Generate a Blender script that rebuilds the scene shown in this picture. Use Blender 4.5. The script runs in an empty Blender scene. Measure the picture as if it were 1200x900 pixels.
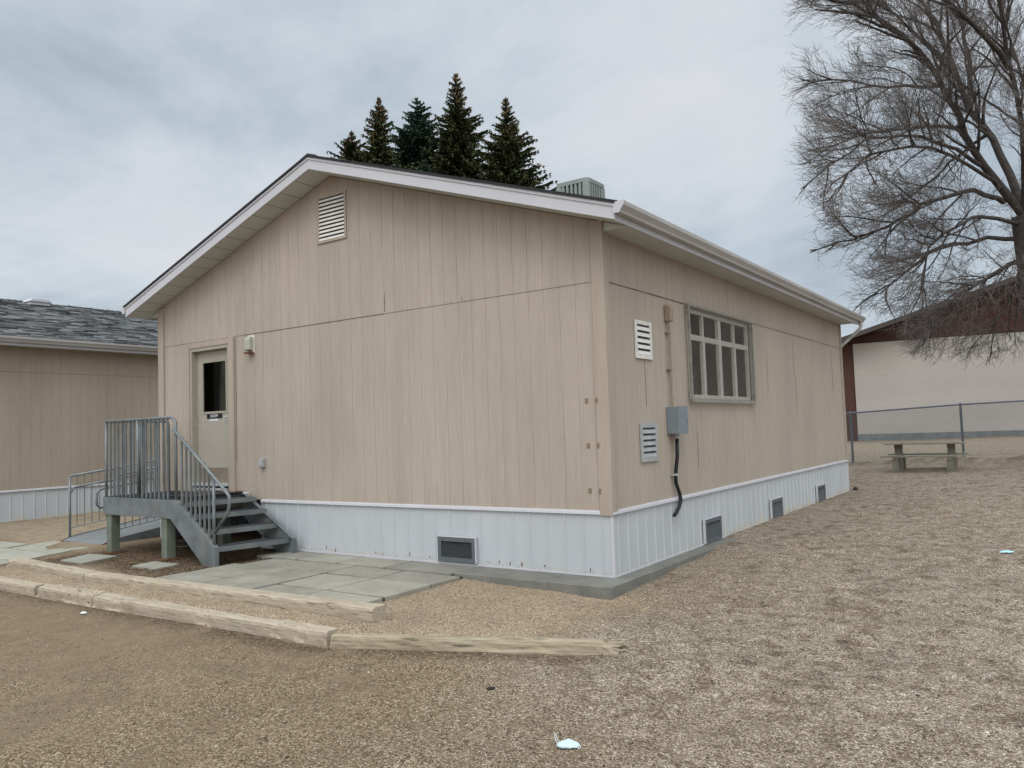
import bpy, math, random
import numpy as np
from mathutils import Vector, Matrix, noise
random.seed(7); rng = np.random.default_rng(11)
PI = math.pi
scene = bpy.context.scene
C = scene.collection

# ------------------------------------------------------------------ helpers
def s2l(c):
    return tuple(((v/255)/12.92 if v/255 <= .04045 else ((v/255+.055)/1.055)**2.4) for v in c)

class MB:
    def __init__(s): s.v = []; s.f = []
    def quad(s, a, b, c, d):
        n = len(s.v); s.v += [tuple(a), tuple(b), tuple(c), tuple(d)]; s.f.append((n, n+1, n+2, n+3))
    def poly(s, pts):
        n = len(s.v); s.v += [tuple(p) for p in pts]; s.f.append(tuple(range(n, n+len(pts))))
    def box(s, x0, x1, y0, y1, z0, z1):
        n = len(s.v)
        s.v += [(x0,y0,z0),(x1,y0,z0),(x1,y1,z0),(x0,y1,z0),(x0,y0,z1),(x1,y0,z1),(x1,y1,z1),(x0,y1,z1)]
        for q in ((0,3,2,1),(4,5,6,7),(0,1,5,4),(1,2,6,5),(2,3,7,6),(3,0,4,7)):
            s.f.append(tuple(n+i for i in q))
        return s
    def bar(s, a, b, w, h, up=(0,0,1)):
        a = Vector(a); b = Vector(b); d = (b-a).normalized(); up = Vector(up)
        if abs(d.dot(up)) > .95: up = Vector((0,1,0))
        r = d.cross(up).normalized(); u = r.cross(d)
        n = len(s.v)
        for p in (a, b):
            for sx, sz in ((-1,-1),(1,-1),(1,1),(-1,1)):
                s.v.append(tuple(p + r*(sx*w/2) + u*(sz*h/2)))
        for q in ((0,1,2,3),(7,6,5,4),(0,4,5,1),(1,5,6,2),(2,6,7,3),(3,7,4,0)):
            s.f.append(tuple(n+i for i in q))
        return s
    def tube(s, pts, r, n=8, cap=True):
        pts = [Vector(p) for p in pts]; rr = r if isinstance(r, (list, tuple)) else [r]*len(pts)
        base = len(s.v); prev = None
        for i, p in enumerate(pts):
            d = (pts[min(i+1, len(pts)-1)] - pts[max(i-1, 0)]).normalized()
            if prev is None:
                up = Vector((0,0,1)) if abs(d.z) < .9 else Vector((1,0,0))
                r1 = d.cross(up).normalized()
            else:
                r1 = (prev - d*prev.dot(d)).normalized()
            prev = r1; r2 = d.cross(r1)
            for k in range(n):
                a = 2*PI*k/n
                s.v.append(tuple(p + (r1*math.cos(a) + r2*math.sin(a))*rr[i]))
        for i in range(len(pts)-1):
            for k in range(n):
                a = base+i*n+k; b = base+i*n+(k+1) % n
                s.f.append((a, b, b+n, a+n))
        if cap:
            s.f.append(tuple(base+k for k in range(n))[::-1])
            s.f.append(tuple(base+(len(pts)-1)*n+k for k in range(n)))
        return s
    def prism(s, prof, axis, a, b):
        """closed profile of 2-d points extruded along axis ('x','y','z') from a to b"""
        def P(p, t):
            return {'x': (t, p[0], p[1]), 'y': (p[0], t, p[1]), 'z': (p[0], p[1], t)}[axis]
        n = len(s.v); m = len(prof)
        s.v += [P(p, a) for p in prof] + [P(p, b) for p in prof]
        s.f.append(tuple(n+i for i in range(m))); s.f.append(tuple(n+m+i for i in range(m))[::-1])
        for i in range(m):
            j = (i+1) % m; s.f.append((n+i, n+m+i, n+m+j, n+j))
        return s
    def build(s, name, mat, parent=None, base=(0,0,0), smooth=False, bevel=0):
        me = bpy.data.meshes.new(name)
        bx, by, bz = base
        me.from_pydata([(x-bx, y-by, z-bz) for x, y, z in s.v], [], s.f)
        me.materials.append(mat)
        if smooth: me.polygons.foreach_set('use_smooth', [True]*len(me.polygons))
        me.update()
        import bmesh
        bm = bmesh.new(); bm.from_mesh(me); bmesh.ops.recalc_face_normals(bm, faces=bm.faces); bm.to_mesh(me); bm.free()
        o = bpy.data.objects.new(name, me); C.objects.link(o)
        if parent: o.parent = parent
        if bevel:
            b = o.modifiers.new('bevel', 'BEVEL'); b.width = bevel; b.segments = 2; b.limit_method = 'ANGLE'
        return o

def tag(o, label=None, cat=None, group=None, kind=None):
    if label: o['label'] = label
    if cat: o['category'] = cat
    if group: o['group'] = group
    if kind: o['kind'] = kind
    return o
def empty(name, loc, rz=0):
    o = bpy.data.objects.new(name, None); C.objects.link(o); o.location = loc; o.rotation_euler = (0,0,rz); o.empty_display_size = .2
    return o

# ------------------------------------------------------------------ materials
class NT:
    def __init__(s, name):
        s.m = bpy.data.materials.new(name); s.m.use_nodes = True; s.t = s.m.node_tree; s.b = s.t.nodes['Principled BSDF']
        s.co = s.t.nodes.new('ShaderNodeTexCoord')
    def n(s, ty, **kw):
        nd = s.t.nodes.new(ty)
        for k, v in kw.items():
            if k.startswith('_'): setattr(nd, k[1:], v)
            else: nd.inputs[k.replace('__', ' ')].default_value = v
        return nd
    def l(s, a, b): s.t.links.new(a, b)
    def vec(s, scale=(1,1,1), src=None):
        mp = s.n('ShaderNodeMapping'); mp.inputs['Scale'].default_value = scale
        s.l(src or s.co.outputs['Object'], mp.inputs[0]); return mp.outputs[0]
    def noise(s, scale, vec=None, detail=4, rough=.55, dist=0):
        nd = s.n('ShaderNodeTexNoise'); nd.inputs['Scale'].default_value = scale; nd.inputs['Detail'].default_value = detail
        nd.inputs['Roughness'].default_value = rough; nd.inputs['Distortion'].default_value = dist
        s.l(vec or s.co.outputs['Object'], nd.inputs['Vector']); return nd.outputs['Fac']
    def ramp(s, fac, stops):
        r = s.n('ShaderNodeValToRGB'); e = r.color_ramp.elements
        while len(e) < len(stops): e.new(.5)
        for el, (p, c) in zip(e, stops):
            el.position = p; el.color = (*c, 1) if len(c) == 3 else c
        s.l(fac, r.inputs[0]); return r.outputs[0]
    def mix(s, fac, a, b, mode='MIX'):
        m = s.n('ShaderNodeMix', _data_type='RGBA', _blend_type=mode)
        for sock, v in ((m.inputs[0], fac), (m.inputs[6], a), (m.inputs[7], b)):
            if isinstance(v, (int, float)): sock.default_value = v
            elif isinstance(v, tuple): sock.default_value = (*v, 1) if len(v) == 3 else v
            else: s.l(v, sock)
        return m.outputs[2]
    def math(s, op, a, b=0.0):
        m = s.n('ShaderNodeMath', _operation=op)
        for i, v in enumerate((a, b)):
            if isinstance(v, (int, float)): m.inputs[i].default_value = v
            else: s.l(v, m.inputs[i])
        return m.outputs[0]
    def bump(s, h, strength=.3, dist=.01, prev=None):
        b = s.n('ShaderNodeBump'); b.inputs['Strength'].default_value = strength; b.inputs['Distance'].default_value = dist
        s.l(h, b.inputs['Height'])
        if prev is not None: s.l(prev, b.inputs['Normal'])
        return b.outputs[0]
    def out(s, col=None, rough=.8, nrm=None, metal=0, spec=.3):
        if col is not None:
            if isinstance(col, tuple): s.b.inputs['Base Color'].default_value = (*col, 1)
            else: s.l(col, s.b.inputs['Base Color'])
        if isinstance(rough, (int, float)): s.b.inputs['Roughness'].default_value = rough
        else: s.l(rough, s.b.inputs['Roughness'])
        if nrm is not None: s.l(nrm, s.b.inputs['Normal'])
        s.b.inputs['Metallic'].default_value = metal; s.b.inputs['Specular IOR Level'].default_value = spec
        return s.m

def scl(c, k): return tuple(min(1, v*k) for v in c)
def simple(name, c, rough=.7, var=.12, scale=6, metal=0, bump=.05, spec=.3, vs=(1,1,1)):
    m = NT(name); v = m.vec(vs); f = m.noise(scale, v, 5)
    col = m.ramp(f, [(.3, scl(c, 1-var)), (.7, scl(c, 1+var))])
    g = m.noise(scale*14, v, 3)
    return m.out(col, rough, m.bump(g, bump, .004), metal, spec)

def siding_mat(name, c, axis='x'):
    m = NT(name)
    sc = (1, 1, .05) ; v = m.vec((1, 1, .045))
    grain = m.noise(70, v, 6, .65)
    big = m.noise(1.1, m.vec((1, 1, .35)), 5, .6)
    streak = m.noise(9, m.vec((1, 1, .06)), 5, .6)
    col = m.ramp(big, [(.28, scl(c, .86)), (.5, c), (.72, scl(c, 1.08))])
    col = m.mix(m.ramp(grain, [(.35, (.4,)*3), (.62, (0,)*3)]), col, scl((c[0]*.72, c[1]*.72, c[2]*.72), 1))
    col = m.mix(m.ramp(streak, [(.48, (0,)*3), (.76, (.24,)*3)]), col, (c[0]*.64, c[1]*.61, c[2]*.60))
    fine = m.noise(17, m.vec((1, 1, .02)), 2, .5)
    col = m.mix(m.ramp(fine, [(.62, (0,)*3), (.70, (.18,)*3)]), col, scl(c, .62))
    # grime and splash staining low on the boards, worn blotches
    xyz = m.n('ShaderNodeSeparateXYZ'); m.l(m.co.outputs['Object'], xyz.inputs[0])
    low = m.math('SUBTRACT', 1.0, m.math('DIVIDE', m.math('SUBTRACT', xyz.outputs[2], .66), .55))
    lown = m.math('MULTIPLY', low, m.noise(14, m.vec((1, 1, .12)), 5, .65))
    col = m.mix(m.ramp(lown, [(.30, (0,)*3), (.75, (.38,)*3)]), col, (c[0]*.72, c[1]*.62, c[2]*.50))
    spots = m.noise(28, None, 2); col = m.mix(m.ramp(spots, [(.74, (0,)*3), (.78, (.5,)*3)]), col, scl(c, .6))
    return m.out(col, .82, m.bump(grain, .35, .003), 0, .2)

TAN = (.412, .352, .297)
M = {}
M['siding'] = siding_mat('tan_siding_paint', TAN)
M['siding_old'] = siding_mat('tan_siding_paint_weathered', (.36, .30, .24))
M['trim'] = siding_mat('tan_trim_paint', (.40, .337, .28))
M['doorpaint'] = simple('door_paint', (.35, .318, .268), .55, .05, 3)
M['frame_alu'] = simple('door_frame_paint', (.33, .30, .245), .5, .06, 8)
M['kick'] = simple('kick_plate_brown', (.20, .16, .125), .5, .15, 8)
M['white'] = simple('white_metal_fascia', (.50, .495, .53), .45, .04, 2)
M['gutter'] = simple('gutter_off_white', (.40, .385, .37), .45, .12, 3, vs=(1, .3, 1))
M['soffit'] = simple('soffit_panel', (.52, .525, .495), .6, .06, 2)
M['ventwhite'] = simple('vent_white_paint', (.66, .64, .60), .55, .1, 9)
M['ventgray'] = simple('vent_galvanised', (.34, .345, .35), .5, .15, 12)
M['alu'] = simple('bright_aluminium', (.60, .61, .63), .35, .08, 10, metal=.4)
M['joint'] = simple('sheet_joint_shadowed_brown', (.13, .10, .075), .9, .5, 2)
M['black'] = simple('black_rubber', (.012, .012, .014), .5, .2, 20)
M['darkhole'] = simple('dark_interior', (.012, .012, .012), .9, .2, 3)
M['rust'] = simple('rust_stain', (.16, .07, .035), .9, .4, 30)
M['box'] = simple('electrical_box_grey', (.20, .235, .26), .5, .1, 14, metal=.2)
M['ventdark'] = simple('vent_dark_grey', (.115, .13, .14), .5, .12, 14, metal=.2)
M['conduit'] = simple('conduit_tan', (.30, .235, .175), .6, .15, 20)
M['lampcream'] = simple('wall_light_lens', (.40, .40, .32), .35, .05, 10)
M['brown'] = simple('mark_brown', (.20, .155, .105), .8, .3, 60)

def skirt_mat():
    m = NT('white_metal_skirting'); c = (.45, .472, .492)
    f = m.noise(1.6, m.vec((1, 1, .5)), 5); col = m.ramp(f, [(.3, scl(c, .93)), (.7, scl(c, 1.03))])
    xyz = m.n('ShaderNodeSeparateXYZ'); m.l(m.co.outputs['Object'], xyz.inputs[0])
    low = m.math('SUBTRACT', 1.0, m.math('DIVIDE', m.math('SUBTRACT', xyz.outputs[2], .02), .45))
    st = m.math('MULTIPLY', low, m.noise(3.2, m.vec((1, 1, .25)), 5, .6))
    far = m.ramp(m.math('DIVIDE', xyz.outputs[1], 12.0), [(.12, (.15,)*3), (.35, (1,)*3)])
    st = m.math('MULTIPLY', m.ramp(st, [(.36, (0,)*3), (.62, (.75,)*3)]), far)
    col = m.mix(st, col, (.50, .43, .24))
    mud = m.math('MULTIPLY', m.math('SUBTRACT', 1.0, m.math('DIVIDE', m.math('SUBTRACT', xyz.outputs[2], .0), .14)), m.noise(22, None, 4))
    col = m.mix(m.ramp(mud, [(.24, (0,)*3), (.5, (.7,)*3)]), col, (.33, .27, .20))
    return m.out(col, .45, m.bump(m.noise(5), .1, .004), 0, .4)
M['skirt'] = skirt_mat()

def shingle_mat(name, a, b):
    m = NT(name); at = m.n('ShaderNodeAttribute', _attribute_name='tab')
    col = m.ramp(at.outputs['Fac'], [(0, a), (.55, tuple((x+y)/2 for x, y in zip(a, b))), (1, b)])
    g = m.noise(160, None, 2); col = m.mix(m.ramp(g, [(.4, (.45,)*3), (.6, (0,)*3)]), col, scl(a, .6))
    return m.out(col, .95, m.bump(g, .5, .004), 0, .1)
M['shingle'] = shingle_mat('roof_shingle_dark', (.035, .035, .04), (.09, .09, .095))
M['shingle_old'] = shingle_mat('roof_shingle_weathered', (.07, .073, .077), (.215, .222, .226))

def galv_mat():
    m = NT('galvanised_steel'); c = (.165, .192, .205)
    v = m.n('ShaderNodeTexVoronoi', _feature='F1'); v.inputs['Scale'].default_value = 35; m.l(m.co.outputs['Object'], v.inputs['Vector'])
    col = m.mix(.08, m.ramp(m.noise(4, None, 5), [(.3, scl(c, .72)), (.7, scl(c, 1.25))]), v.outputs['Color'], 'SOFT_LIGHT')
    col = m.mix(m.ramp(m.noise(3.3, m.vec((1, 1, .4)), 6), [(.52, (0,)*3), (.72, (.45,)*3)]), col, (.24, .25, .17))
    hsv = m.n('ShaderNodeHueSaturation'); hsv.inputs['Saturation'].default_value = .8; m.l(col, hsv.inputs['Color'])
    return m.out(hsv.outputs[0], m.ramp(m.noise(9), [(.3, (.42,)*3), (.7, (.6,)*3)]), m.bump(m.noise(60), .08, .002), .35, .5)
M['galv'] = galv_mat()
M['galvleg'] = simple('galvanised_post', (.165, .185, .15), .55, .2, 5, metal=.25)
M['grating'] = simple('dark_grating', (.06, .066, .072), .6, .3, 30, metal=.2)

def concrete_mat(name, c, dark=.7):
    m = NT(name); f = m.noise(2.3, None, 8, .65); g = m.noise(60, None, 4, .7)
    col = m.ramp(f, [(.3, scl(c, dark)), (.7, scl(c, 1.12))])
    col = m.mix(m.ramp(g, [(.4, (.25,)*3), (.62, (0,)*3)]), col, scl(c, .5))
    col = m.mix(m.ramp(m.noise(5.1, None, 7, .7, .4), [(.58, (0,)*3), (.72, (.55,)*3)]), col, (c[0]*.55, c[1]*.50, c[2]*.42))
    at = m.n('ShaderNodeAttribute', _attribute_name='tab'); col = m.mix(1.0, col, m.ramp(at.outputs['Fac'], [(0, (.86, .86, .84)), (1, (1.12, 1.10, 1.05))]), 'MULTIPLY')
    return m.out(col, .9, m.bump(g, .4, .004, m.bump(f, .3, .01)), 0, .2)
M['paver'] = concrete_mat('paver_concrete', (.30, .288, .255), .68)
M['slab'] = concrete_mat('slab_concrete', (.235, .23, .21), .65)
M['pathc'] = concrete_mat('path_concrete', (.36, .35, .305), .8)

def wood_mat(name, c, ax=0, dark=.45):
    m = NT(name)
    sc = [9, 9, 9]; sc[ax] = .7
    g = m.noise(6, m.vec(tuple(sc)), 7, .7, .3); b = m.noise(2.2, None, 5)
    col = m.ramp(g, [(.30, scl(c, dark)), (.48, scl(c, .92)), (.72, scl(c, 1.2))])
    col = m.mix(m.ramp(b, [(.5, (0,)*3), (.7, (.35,)*3)]), col, scl((c[0], c[1]*.9, c[2]*.78), .6))
    cr = m.noise(3.0, m.vec(tuple(x*1.5 for x in sc)), 3, .5)
    col = m.mix(m.ramp(cr, [(.63, (0,)*3), (.67, (.65,)*3)]), col, scl(c, .25))
    return m.out(col, .9, m.bump(g, .6, .006), 0, .15)
M['timber'] = wood_mat('landscape_timber_wood', (.40, .337, .26), 0, .58)
M['logwood'] = wood_mat('grey_weathered_log', (.34, .285, .205), 0, .38)
M['tablewood'] = wood_mat('weathered_table_wood', (.24, .23, .185), 0, .6)
M['bark_elm'] = simple('elm_bark', (.058, .050, .046), .95, .35, 8, bump=.6)
M['twig'] = simple('elm_twig', (.13, .11, .10), .95, .25, 3)
M['bark_spruce'] = simple('spruce_bark', (.06, .045, .035), .95, .3, 6)

def leaf_mat(name, cols):
    m = NT(name); at = m.n('ShaderNodeAttribute', _attribute_name='tab')
    n = len(cols)
    return m.out(m.ramp(at.outputs['Fac'], [(i/(n-1), c) for i, c in enumerate(cols)]), .8, None, 0, .15)
M['needles'] = leaf_mat('spruce_needles', [(.022, .032, .016), (.062, .076, .034), (.135, .135, .06)])
M['needles2'] = leaf_mat('spruce_needles_bluish', [(.02, .036, .026), (.045, .072, .052), (.085, .12, .085)])
M['cones'] = leaf_mat('spruce_cones', [(.12, .06, .03), (.22, .12, .055)])

def stucco_mat():
    m = NT('cream_stucco'); c = (.405, .374, .345)
    f = m.noise(.5, m.vec((.35, .35, 1)), 6, .6); g = m.noise(7, m.vec((.25, .25, 3)), 5, .7)
    col = m.ramp(f, [(.3, scl(c, .9)), (.7, scl(c, 1.06))]); col = m.mix(m.ramp(g, [(.4, (.35,)*3), (.6, (0,)*3)]), col, scl(c, .8))
    return m.out(col, .95, m.bump(g, .3, .01), 0, .1)
M['stucco'] = stucco_mat()
M['maroon'] = simple('maroon_siding', (.055, .022, .018), .8, .25, 2, vs=(1, 1, 3))
M['brick'] = simple('dark_red_brick', (.075, .035, .028), .9, .35, 9)
M['schoolbase'] = simple('grey_foundation', (.15, .16, .165), .9, .2, 2)
M['schoolroof'] = simple('school_roof', (.07, .035, .03), .9, .2, 3)
M['schoolfascia'] = simple('school_fascia', (.06, .05, .044), .7, .1, 2)
M['fence'] = simple('fence_galvanised_dark', (.12, .14, .165), .5, .15, 5, metal=.3)
M['wire'] = simple('fence_wire', (.13, .14, .145), .5, .1, 5, metal=.3)
M['curtain'] = simple('drawn_blind', (.20, .155, .095), .9, .35, 1.5, vs=(6, 6, .5))
M['acbody'] = simple('ac_cabinet', (.23, .26, .245), .5, .08, 8)
M['acdark'] = simple('ac_coil', (.05, .055, .06), .6, .2, 20)
M['maskblue'] = simple('mask_fabric', (.50, .63, .67), .8, .06, 30)
M['litblue'] = simple('blue_plastic', (.35, .62, .70), .4, .1, 20)
M['litwhite'] = simple('white_paper', (.6, .63, .63), .6, .1, 20)
M['litdark'] = simple('dark_scrap', (.025, .02, .018), .8, .2, 20)
M['signblack'] = simple('sign_black', (.012, .012, .016), .35, .1, 20)
M['signtext'] = simple('sign_lettering', (.7, .7, .7), .5, .05, 20)

def glass_mat():
    m = NT('window_glass')
    m.b.inputs['Base Color'].default_value = (.55, .58, .56, 1); m.b.inputs['Roughness'].default_value = .03
    m.b.inputs['Transmission Weight'].default_value = .0
    tr = m.n('ShaderNodeBsdfTransparent'); tr.inputs[0].default_value = (.72, .72, .66, 1)
    gl = m.n('ShaderNodeBsdfGlossy'); gl.inputs['Roughness'].default_value = .02; gl.inputs[0].default_value = (.42, .38, .32, 1)
    fr = m.n('ShaderNodeFresnel'); fr.inputs[0].default_value = 1.22
    mx = m.n('ShaderNodeMixShader'); m.l(fr.outputs[0], mx.inputs[0]); m.l(tr.outputs[0], mx.inputs[1]); m.l(gl.outputs[0], mx.inputs[2])
    m.l(mx.outputs[0], m.t.nodes['Material Output'].inputs[0])
    return m.m
M['glass'] = glass_mat()

# ------------------------------------------------------------------ ground
CTRL = [(-6,-2.4,-.735),(-4,-.4,-.735),(-2,-.6,-.735),(-1.3,-1.2,-.74),(-.7,-.7,-.765),(.25,-.6,-.80),(.4,0,-.78),(.3,1.5,-.745),(.2,2.9,-.685),(.2,3.6,-.665),(.2,6,-.665),(.3,8,-.665),(.3,10,-.67),(.3,11.2,-.67),
        (2,2,-.76),(4,4,-.72),(3,9,-.68),(6,10,-.66),(0,17,-.63),(1.6,17.6,-.58),(-2,21,-.62),(1.2,21.8,-.52),(4.5,22.6,-.42),(8,23,-.35),(10,18,-.5),
        (-5,30,-.55),(3,34,-.5),(10,40,-.4),(-6,46,-.5),(4,47,-.4),(15,50,-.3),(-9.3,-.7,-.70),(-10,-1.5,-.735),(-9,1.5,-.68),(-11,1,-.66),(-13.7,-.5,-.63),(-13.7,3,-.61),(-13.7,-3,-.68),(-9,6,-.65),(-13.6,8,-.62),(-8,-3.2,-.8),
        (3.9,-7.4,-.86),(0,-5,-.86),(-3,-5,-.87),(-6,-5,-.86),(1.5,-3.5,-.84),(3,-1,-.81),(5,1,-.78),(-12,-5,-.8),(6,-4,-.84),(8,5,-.72),(-7,-9,-.9),(0,-12,-.9),(-30,0,-.6),(-30,40,-.5),(40,0,-.6),(40,60,-.3),(0,-40,-.9),(0,120,-.5)]
CT = np.array(CTRL)
def sstep(a, b, x):
    t = np.clip((x-a)/(b-a), 0, 1); return t*t*(3-2*t)
def hbase(X, Y):
    X = np.asarray(X, float); Y = np.asarray(Y, float)
    num = np.zeros_like(X); den = np.zeros_like(X)
    for cx, cy, cz in CT:
        w = 1.0/((X-cx)**2+(Y-cy)**2+.02)**1.75
        num += w*cz; den += w
    h = num/den
    # the terrace edge held by the timbers: step down towards the camera
    yl = np.where(X < -1.1, -2.965+(X+7)*.021, -2.85+(X+1.1)*.42)
    s = sstep(-.05, .05, yl-Y)*sstep(1.6, .6, X)
    up = np.where(Y > yl-.09, 1, 0)*sstep(1.4, .4, X)*sstep(-9.5, -8.3, X)*sstep(-.7, -1.1, Y)
    mid = sstep(-2.42, -2.55, Y)*sstep(-.9, -1.2, X)
    h = h*(1-up)+up*(-.742+.040*mid)
    h = h*(1-s)+s*np.minimum(h, -.835)
    # the sandy right-hand yard lies flat against the skirting
    return h
def hz(x, y): return float(hbase(np.array([x]), np.array([y]))[0])

def axis_pts(lo, hi, step, far_lo, far_hi):
    a = list(np.arange(lo, hi+1e-6, step)); d = step; x = hi
    while x < far_hi: d *= 1.16; x += d; a.append(x)
    d = step; x = lo
    while x > far_lo: d *= 1.16; x -= d; a.insert(0, x)
    return np.array(a)
def make_ground():
    xs = axis_pts(-14.5, 7.5, .07, -600, 600); ys = axis_pts(-6.4, 15, .07, -600, 700)
    X, Y = np.meshgrid(xs, ys); Z = hbase(X, Y)
    nx, ny = len(xs), len(ys)
    fine = sstep(-16, -13, X)*sstep(10, 7, X)*sstep(-8, -6, Y)*sstep(32, 20, Y)
    N1 = np.zeros(X.shape); N2 = np.zeros(X.shape); N3 = np.zeros(X.shape)
    for j in range(ny):
        for i in range(nx):
            if fine[j, i] > .01:
                x = xs[i]; y = ys[j]
                N1[j, i] = noise.noise(Vector((x*1.1, y*1.1, 0))); N2[j, i] = noise.noise(Vector((x*3.6, y*3.6, 5)))
                N3[j, i] = noise.noise(Vector((x*.45+9, y*.45, 2)))
    right = sstep(-.6, 1.4, X+.25*(Y+3)*0)*sstep(-4.5, -1, Y)
    near_b = sstep(.02, .5, np.maximum(np.maximum(-8.9-X, X-.22), np.maximum(-.5-Y, Y-11.3)))  # keep it level against the buildings
    amp = .006 + .022*right
    Z = Z + fine*(amp*N1 + (.005+.045*right)*-np.abs(N2)*1.2)*(.25+.75*near_b)
    # mounds of earth along the fence foot
    m = sstep(1.6, .1, np.abs(Y-(20.7+.24*X)))*sstep(-3.5, -1, X)
    Z = Z + m*(.10+.09*N1)
    v = np.stack([X, Y, Z], -1).reshape(-1, 3)
    idx = np.arange(nx*ny).reshape(ny, nx)
    f = np.stack([idx[:-1, :-1], idx[:-1, 1:], idx[1:, 1:], idx[1:, :-1]], -1).reshape(-1, 4)
    me = bpy.data.meshes.new('ground'); me.vertices.add(len(v)); me.vertices.foreach_set('co', v.ravel())
    me.loops.add(f.size); me.loops.foreach_set('vertex_index', f.ravel()); me.polygons.add(len(f))
    me.polygons.foreach_set('loop_start', np.arange(0, f.size, 4)); me.polygons.foreach_set('loop_total', np.full(len(f), 4))
    me.polygons.foreach_set('use_smooth', np.ones(len(f), bool)); me.update()
    # soil kinds: red = tan sand, green = dark bark-littered earth, blue = pale grey gravel
    sand = sstep(-8.3, -9.0, X)*sstep(-1.5, -.8, Y+.25*N1)
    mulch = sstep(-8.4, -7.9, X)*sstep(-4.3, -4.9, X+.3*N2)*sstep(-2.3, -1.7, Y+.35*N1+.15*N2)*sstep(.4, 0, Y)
    yl = np.where(X < -1.1, -2.93, -2.9+(X+1.1)*.42)
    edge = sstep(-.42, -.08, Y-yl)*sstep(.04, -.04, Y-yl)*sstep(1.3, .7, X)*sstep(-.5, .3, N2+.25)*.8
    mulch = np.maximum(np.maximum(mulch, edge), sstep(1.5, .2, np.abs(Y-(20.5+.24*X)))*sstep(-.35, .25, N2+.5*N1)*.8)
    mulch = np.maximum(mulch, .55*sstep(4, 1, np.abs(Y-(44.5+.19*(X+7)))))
    gray = sstep(-.6, 1.8, X+.6*N3*2+.35*(Y+3)*.5)*sstep(-5.4, -1.6, Y+N1*.6+X*.15)*.9
    tanb = sstep(-7.9, -7.4, X)*sstep(.9, .1, X)*np.where(Y > yl, 1, 0)*sstep(-.2, -.4, Y)
    far = sstep(20.0, 21.5, Y)
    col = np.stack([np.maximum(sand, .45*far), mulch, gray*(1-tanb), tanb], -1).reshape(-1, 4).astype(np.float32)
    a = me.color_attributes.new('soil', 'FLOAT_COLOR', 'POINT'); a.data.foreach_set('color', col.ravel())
    o = bpy.data.objects.new('ground', me); C.objects.link(o); tag(o, kind='structure', label='gravel school yard of small tan and grey stones')
    return o

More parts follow.
